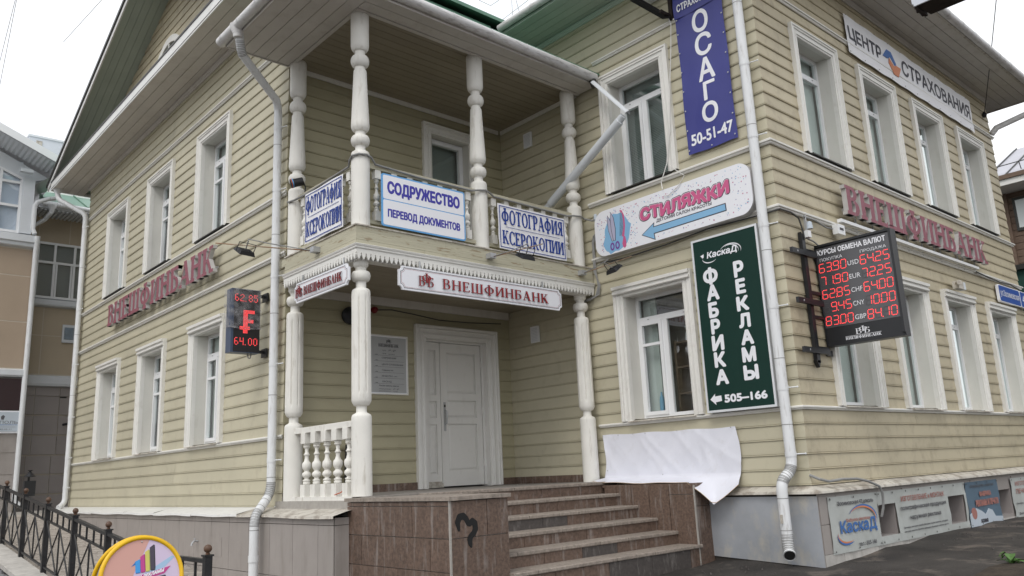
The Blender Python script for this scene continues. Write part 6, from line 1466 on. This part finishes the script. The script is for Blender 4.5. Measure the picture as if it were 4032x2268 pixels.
# ================================================================ LEFT NEIGHBOUR
nb = thing('office_building', 'beige panel-clad office building with white ledges and a green roof behind on the left', 'building', (-1, 13, -.3))
YW, YF = 12.0, 13.0
fw, ff = FY(YW), FY(YF)
wwin = (-7.0, -1.19, 6.46, 9.5)
b = MB(); b.wbox(-9, -.78, YW+.02, YW+6, -1.5, 6.40); b.wbox(-9, -.90, YW+.5, YW+6, 6.40, 7.9); b.build('wall', 'joint_dark', nb)
# panels on the wing
def panels(fr, ss, zs, m, g=.012, th=.03, name='facade_panel', skip=()):
    for i in range(len(ss)-1):
        for j in range(len(zs)-1):
            cs, cz = (ss[i]+ss[i+1])/2, (zs[j]+zs[j+1])/2
            if any(k[0] < cs < k[1] and k[2] < cz < k[3] for k in skip): continue
            MB().box(fr, ss[i]+g/2, ss[i+1]-g/2, 0, th, zs[j]+g/2, zs[j+1]-g/2).build(name, m, nb)
MB().box(fw, -9, -.79, -.02, .0, -1, 6.1).build('joint_strip', 'joint_light', nb)
panels(fw, [-4.1, -2.5, -.815], [3.09, 4.225, 5.36, 6.04], 'panel_tan', .022, .004)
panels(fw, [-4.1, -3.2, -2.3, -1.4, -.815], [-1.0, -.45, .05, .61, 1.11, 1.61, 2.11, 2.86], 'tile', .012)
MB().prism(fw, [(.0, 6.06), (.12, 6.08), (.14, 6.1), (.14, 6.17), (.20, 6.19), (.20, 6.36), (.0, 6.42)], -9, -.74).build('ledge', 'ledge', nb)
MB().prism(fw, [(.0, 2.86), (.10, 2.88), (.14, 2.92), (.14, 3.04), (.0, 3.08)], -9, -.76).build('ledge', 'ledge', nb)
b = MB(); b.box(fw, -1.19, -.93, .0, .09, 6.42, 7.86); b.build('pilaster', 'ledge', nb)
b = MB(); b.ext(fw, [(-4, 6.42), (-1.19, 6.42), (-1.19, 7.82), (-4, 8.93)], -.05, -.04); pn = b.build('window', 'glass_blue', nb)
MB().ext(fw, [(-4, 8.93), (-1.19, 7.83), (-.93, 7.83), (-.6, 7.95), (-4, 9.5)], -.06, .0).build('gable_panel', 'ledge', nb)
b = MB(); 
for s in (-1.215, -1.66, -2.4, -3.1): b.box(fw, s-.03, s+.03, -.04, .03, 6.42, 7.8+(-1.215-s)*.42)
for z in (7.11, 7.72): b.box(fw, -4, -1.245, -.04, .029, z-.03, z+.03)
b.box(fw, -4, -1.245, -.04, .029, 6.42, 6.48); b.ext(fw, [(-4, 8.90), (-1.19, 7.80), (-1.19, 7.86), (-4, 8.96)], -.04, .03); b.build('frame', 'pvc', pn)
MB().box(fw, -4, -1.2, -.075, -.07, 6.4, 8.3).build('blind', 'sky_backing', pn)  # no real blind: added backing whose colour imitates reflected sky
# wing gable roof: eave edge runs down to the right
sl_ = -.425
def rp(x, dy, w): return (x, YW-dy, 8.05+sl_*(x+.53)+w)
b = MB(); b.add([rp(-6, .9, 0), rp(-.42, .9, 0), rp(-.42, .9, .2), rp(-6, .9, .2), rp(-6, -6, .2), rp(-.42, -6, .2)], [(0, 1, 2, 3), (3, 2, 5, 4)]); b.add([rp(-.42, .9, 0), rp(-.42, -6, 0), rp(-.42, -6, .2), rp(-.42, .9, .2)], [(0, 1, 2, 3)]); b.build('fascia', 'pvc', nb)
for k in range(18):
    x = -.45-.30*k; b = MB(); [b.add([rp(x-q, .88, -.0), rp(x-q-.098, .88, -.0), rp(x-q-.098, 0, -.0), rp(x-q, 0, -.0), rp(x-q-.05, .88, -.012), rp(x-q-.05, 0, -.012)], [(0, 4, 5, 3), (4, 1, 2, 5)]) for q in (0, .1, .2)]; b.build('soffit_strip', 'ledge', nb)
b = MB(); b.add([rp(-.42, .9, .0), rp(-.42, -1.2, .0), (-.9, YW-.02, 7.75), (-.9, YF+.2, 7.75)], [(0, 1, 3, 2)]); b.build('soffit_strip', 'tile_dark', nb)
MB().box(fw, -1.33, -1.05, .25, .42, 7.90, 7.98).build('flood_lamp', 'ledge', nb)
# rear wall
b = MB(); b.wbox(-.9, 8, YF+.002, YF+.5, -1, 7.3); b.build('wall', 'joint_light', nb)
winr = (-.55, 1.15, 5.06, 6.56)
panels(ff, [-.9, -.54, .19, 1.2], [6.57, 7.3], 'panel_tan_lifted', .022, .004); panels(ff, [-.9, -.28, 1.2], [3.1, 4.10, 4.84], 'panel_tan_lifted', .022, .004, skip=((.17, .49, 3.9, 4.4),))
b = MB(); b.box(ff, .17, .52, .031, .06, 3.94, 4.41); w2 = b.build('window', 'ledge', nb); MB().box(ff, .215, .44, .061, .064, 4.02, 4.34).build('pane', 'glass_blue', w2)
MB().prism(ff, [(.0, 4.84), (.13, 4.86), (.15, 4.9), (.15, 5.02), (.0, 5.06)], -.9, 1.3).build('ledge', 'ledge', nb)
MB().prism(ff, [(.0, 2.78), (.13, 2.80), (.15, 2.86), (.15, 3.02), (.0, 3.08)], -.9, 1.3).build('ledge', 'ledge', nb)
b = MB(); b.box(ff, -.56, 1.2, .0, .04, 5.06, 6.56); w2 = b.build('window', 'glass_blue', nb)
MB().box(ff, -.56, 1.2, -.019, -.015, 5.06, 6.56).build('blind', 'sky_backing', w2)  # sheet added behind the glass, reflected sky put into its colour
b = MB(); 
for s in (-.54, -.14, .33, .80): b.box(ff, s-.028, s+.028, .04, .075, 5.06, 6.56)
for z in (6.02, 5.09, 6.53): b.box(ff, -.54, 1.2, .04, .074, z-.03, z+.03)
b.box(ff, -.10, -.06, .04, .073, 5.1, 5.99); b.box(ff, .25, .29, .04, .073, 5.1, 5.99); b.build('frame', 'pvc', w2)
tz = [-.35, .12, .60, 1.07, 1.56, 2.06, 2.55, 2.78]
for i in range(len(tz)-1):
    for j in range(6):
        s = -.9+.565*j-(.1 if i < 3 else 0)
        MB().box(ff, s+.008, s+.557, 0, .03, tz[i]+(.03 if 0 < i < 6 else .008), tz[i+1]-.008).build('plinth_tile', 'tile_dark', nb)
MB().box(ff, .23, .39, .03, .034, 2.51, 2.545).build('wall_vent', 'black', nb)
b = MB(); b.wbox(-.75, 3, YF-.75, YF+.1, 7.26, 7.30); b.build('soffit_strip', 'ledge', nb)
for k in range(14): MB().wbox(-.7+.1*k, -.65+.1*k, YF-.72, YF, 7.225, 7.259).build('soffit_rib', 'ledge', nb)
b = MB(); b.tube([(-.68, YF-.80, 7.37), (2.5, YF-.80, 7.34)], .07, 12); b.build('gutter', 'pipe', nb)
b = MB(); b.add([(-.75, YF-.75, 7.44), (3, YF-.75, 7.42), (3, YF+2.2, 8.68), (-.2, YF+2.2, 8.68)], [(0, 1, 2, 3)]); b.build('roof', 'roof_green', nb)
for k in range(7): b = MB(); b.tube([(-.6+.5*k, YF-.74, 7.46), (-.6+.5*k+.3, YF+2.2, 8.71)], .018, 5); b.build('roof_seam', 'roof_green', nb)
MB().wbox(-.2, 3, YF+2.2, YF+2.3, 8.60, 8.76).build('fascia', 'flash_white', nb)
def npipe(pts, r=.055): return MB().tube(pts, r, 12).build('downpipe', 'pipe', nb)
npipe([(-.46, YW-.15, 7.43), (-.60, YW-.1, 7.40), (-.85, YW-.1, 7.27), (-.90, YW-.1, 7.15), (-.90, YW-.1, 6.55), (-.86, YW-.15, 6.42)]); npipe([(-.80, YW-.22, 6.36), (-.80, YW-.12, 6.05), (-.79, YW-.1, 4.3), (-.79, YW-.1, .35), (-.79, YW-.1, .02), (-.68, YW-.12, -.10)], .06)
npipe([(-.47, YF-.85, 7.30), (-.48, YF-.85, 7.12), (-.55, YF-.6, 7.0), (-.86, YF-.5, 6.75), (-.88, YF-.5, 6.6)], .05)
MB().lathe(-.47, YF-.85, [(7.14, .05), (7.2, .06), (7.3, .11), (7.33, .11)], 12).build('outlet_funnel', 'pipe', nb)
t = MB().wbox(-.43, 1.2, 16, 17.6, 8.6, 10.6).build('rooftop_unit', 'white_panel', None, label='white box-shaped plant room rising behind the office roof', cat='rooftop box')
MB().wbox(-.24, -.08, 15.98, 15.999, 10.34, 10.50).build('wall_vent', 'flash_worn', t); b = MB(); b.wbox(-.46, 1.2, 15.97, 17.6, 10.6, 10.66); b.build('cap', 'ledge', t)
b = MB(); b.tube([(-.09, 15.3, 9.45), (.14, 15.3, 9.85)], .012, 5); b.tube([(.14, 15.3, 9.85), (.15, 15.3, 9.2)], .012, 5); b.tube([(-.02, 15.3, 9.45), (.14, 15.3, 9.85)], .010, 5)
b.build('roof_ladder_stay', 'roof_green', None, label='thin green iron stay standing on the office roof before the white box', cat='roof stay')
t = MB().box(FY(YW-.06), -4, -.80, -.06, .03, 2.10, 2.84).build('shop_sign', 'dark_plum', None, label='dark plum shop sign at the left edge above the pale one', cat='sign')
t = MB().box(FY(YW-.06), -2.2, -.825, -.06, .03, 1.56, 2.08).build('shop_sign', 'sign_white', None, label='pale green-white shop sign at the left edge, under the dark plum one', cat='sign')
fr = FY(YW-.10); MB().box(fr, -2.18, -.84, -.005, .002, 1.60, 2.05).build('sign_face', 'tooth_white', t)
text(fr, 'ОПОЛЬ', -1.33, -.86, 1.775, 1.845, .004, 'faded_grey', t); text(fr, 'р недвижимости', -1.33, -.875, 1.735, 1.765, .004, 'faded_blue', t); text(fr, 'он: 50-22-11', -1.33, -.98, 1.635, 1.665, .004, 'dark_text', t); MB().box(fr, -2.1, -.9, .002, .004, 1.70, 1.704).build('printed_rule', 'faded_grey', t)
MB().ext(fr, [(-1.20, 1.87), (-1.15, 1.87), (-1.13, 1.95), (-1.17, 1.98), (-1.21, 1.94)], .002, .004).build('emblem', 'faded_grey', t)
# bin with a little roof
t = thing('litter_bin', 'black iron litter bin with a small peaked roof by the alley wall', 'litter bin', (-1.0, 9.5, -.1))
MB().wbox(-1.11, -.90, 9.42, 9.60, .11, .42).build('bucket', 'black', t); MB().wbox(-1.02, -.98, 9.60, 9.64, -.26, .60).build('stand', 'black', t)
MB().lathe(-1.0, 9.52, [(.50, .11), (.51, .11), (.56, .06), (.60, .02), (.61, .02), (.635, .05), (.64, .05)], 14).build('roof', 'black', t)
MB().tube([(.33, YF-.1, 1.83), (.48, YF-.2, 1.86)], .03, 8).build('wall_hook', 'black', None, label='dark stub lamp on the alley wall beside the corner downpipe', cat='lamp')

# ================================================================ RIGHT NEIGHBOUR
rb = thing('timber_building', 'brown timber building with a grey metal roof behind the right corner', 'building', (20, -6, -1.1))
b = MB(); b.wbox(20, 28, -12, -3.3, -1.1, 7.3); b.build('wall', 'brown_wood', rb)
F = FX(20)
for k in range(30): MB().box(F, 3.3, 8, .0, .03, 1.5+.19*k, 1.5+.19*k+.175).build('siding_board', 'brown_wood', rb)
b = MB(); b.wbox(19.9, 20, -3.5, -3.3, -1, 7.3); b.build('corner_board', 'brown_wood', rb)
MB().box(F, 3.40, 3.66, .031, .05, 5.95, 7.0).build('window', 'flash_dark', rb) if False else None
b = MB(); b.box(F, 3.62, 4.25, .031, .07, 6.0, 6.95); w2 = b.build('window', 'flash_dark', rb); MB().box(F, 3.69, 4.18, .071, .075, 6.08, 6.87).build('pane', 'blind', w2)
b = MB(); b.add([(19.1, -12, 7.36), (19.1, -3.1, 7.36), (23, -3.1, 9.3), (23, -12, 9.3)], [(0, 1, 2, 3)]); b.build('roof', 'roof_metal', rb)
for k in range(14): MB().tube([(19.1, -3.2-.55*k, 7.38), (23, -3.2-.55*k, 9.32)], .022, 5).build('roof_seam', 'flash_dark', rb)
MB().wbox(19.05, 20, -12, -3.0, 7.12, 7.30).build('fascia', 'trim', rb); MB().wbox(19.0, 19.1, -12, -3.0, 7.28, 7.40).build('gutter', 'brown_wood', rb)
b = MB()
for k in range(8): b.tube([(19.5, -3.2-.9*k, 7.58), (19.4, -3.2-.9*k, 7.78)], .012, 4)
b.tube([(19.4, -3.1, 7.78), (19.4, -10, 7.78)], .014, 5); b.build('snow_guard', 'flash_dark', rb)
t = thing('green_canopy', 'dark green glazed entrance canopy between the house corner and timber building', 'canopy', (17, -4.6, 1))
b = MB(); b.wbox(16.6, 19.2, -8, -3.9, 4.30, 4.42); b.build('roof', 'flash_dark', t); b = MB(); b.wbox(16.7, 16.75, -8, -3.9, -1.1, 4.3); b.build('glazing', 'canopy_green', t)
b = MB(); b.wbox(16.64, 16.70, -8, -3.9, 3.45, 3.52); b.wbox(16.64, 16.70, -8, -3.9, 2.6, 2.67); b.wbox(16.64, 16.70, -5.2, -5.13, -1.1, 4.3); b.build('frame', 'brown_wood', t)

# ================================================================ OVERHEAD BOARD, WIRES, PLANT
t = thing('street_pole', 'burnt wooden beam end with white metal cladding jutting in at the top right corner', 'pole beam', (4.1, -9.9, -1.3))
b = MB(); P = [(3.88, -7.32, 5.0), (4.18, -7.36, 4.99), (4.22, -10.2, 4.98), (3.90, -10.2, 5.0), (3.88, -7.30, 5.30), (4.18, -7.34, 5.30), (4.22, -10.2, 5.30), (3.90, -10.2, 5.30)]
b.add(P, [(0, 1, 2, 3), (4, 5, 6, 7), (0, 1, 5, 4), (1, 2, 6, 5), (2, 3, 7, 6), (3, 0, 4, 7)])
random.seed(9)
for k in range(9):
    x = 3.90+.03*k; b.wbox(x, x+.03, -7.33, -7.33+random.uniform(.02, .06), 4.985, 5.02+random.uniform(0, .1))
b.build('beam', 'burnt', t)
b = MB(); b.wbox(3.862, 3.88, -10.2, -7.30, 5.0, 5.4); b.wbox(3.862, 4.0, -7.30, -7.285, 5.03, 5.40); b.build('cladding', 'white_panel', t)
MB().lathe(4.06, -9.95, [(-1.6, .15), (5.6, .11)], 18).build('pole', 'brown_wood', t)
def wire(a, c, sag, r, label, grp=None, n=14):
    a, c = Vector(a), Vector(c); MB().tube([tuple(a+(c-a)*(i/n)-Vector((0, 0, sag*4*(i/n)*(1-i/n)))) for i in range(n+1)], r, 5).build('overhead_wire', 'cable_dark', None, label=label, cat='wire', group=grp)
wire((12.9, -5.30, 6.97), (6.5, -8.3, 9.6), .12, .008, 'thin black wire rising from an insulator at the far end of the right eave')
MB().lathe(12.93, -5.28, [(6.88, .03), (6.93, .05), (6.98, .03), (7.0, .02)], 10).build('insulator', 'black', None, label='small black insulator under the far right eave', cat='insulator')
for A2, B2, l in [((-1.741, 9.66, 15.73), (0.194, 27.389, 15.394), 'faint cable crossing the sky at the far left'), ((-1.661, 9.792, 15.049), (0.014, 27.275, 16.306), 'second faint cable beside the one at the far left'), ((0.778, 7.986, 13.718), (1.407, 21.67, 16.915), 'faint short wire in the white sky left of the gable')]:
    MB().tube([A2, B2], .009, 5).build('overhead_wire', 'cable', None, label=l, cat='wire')
for pts, l_ in [([(3.095, 0.733, 8.824), (4.091, -0.008, 8.289), (4.515, -0.529, 8.737)], 'long V-shaped snow-guard wire following both roof edges over the valley'), ([(3.823, 0.086, 8.779), (4.001, -0.042, 8.667), (4.107, -0.166, 8.762)], 'short V-shaped snow-guard wire at the very top of the roof valley'), ([(4.284, -0.324, 8.751), (4.327, -0.278, 8.473)], 'upright snow-guard wire nearer the valley, above the green gutter'), ([(4.344, -0.378, 8.748), (4.416, -0.374, 8.522)], 'slanting snow-guard wire just right of the upright one')]:
    MB().tube(pts, .006, 5).build('roof_wire', 'steel', None, label=l_, cat='wire', group='snow-guard wires over the roof valley')
# weed by the plinth at the far right
t = thing('weed', 'small fresh green leafy weed growing from dark soil at the bottom right', 'plant', (4.62, -7.07, gz(4.62, -7.07)))
cx_, cy_, cz_ = 4.62, -7.07, gz(4.62, -7.07)+.05
random.seed(31)
for i in range(13):
    a = random.uniform(0, 6.28); L = random.uniform(.05, .12); h = random.uniform(.03, .13); w = L*.42
    p0 = Vector((cx_+.01*cos(a), cy_+.01*sin(a), cz_)); d = Vector((cos(a), sin(a), 0)); s = Vector((-sin(a), cos(a), 0))
    m1 = p0+d*L*.5+Vector((0, 0, h)); m2 = p0+d*L+Vector((0, 0, h*.85)); tp = p0+d*L*1.4+Vector((0, 0, h*.45))
    b = MB(); b.add([p0, m1-s*w, m1+s*w, m2-s*w*.9, m2+s*w*.9, tp, m1+Vector((0, 0, -.008)), m2+Vector((0, 0, -.008))], [(0, 1, 6), (0, 6, 2), (1, 3, 7, 6), (6, 7, 4, 2), (3, 5, 7), (7, 5, 4)]); b.build('leaf', 'leaf', t)
for i in range(5):
    a = random.uniform(0, 6.28); MB().tube([(cx_, cy_, cz_-.05), (cx_+.03*cos(a), cy_+.03*sin(a), cz_+.05)], .004, 5).build('stem', 'leaf', t)
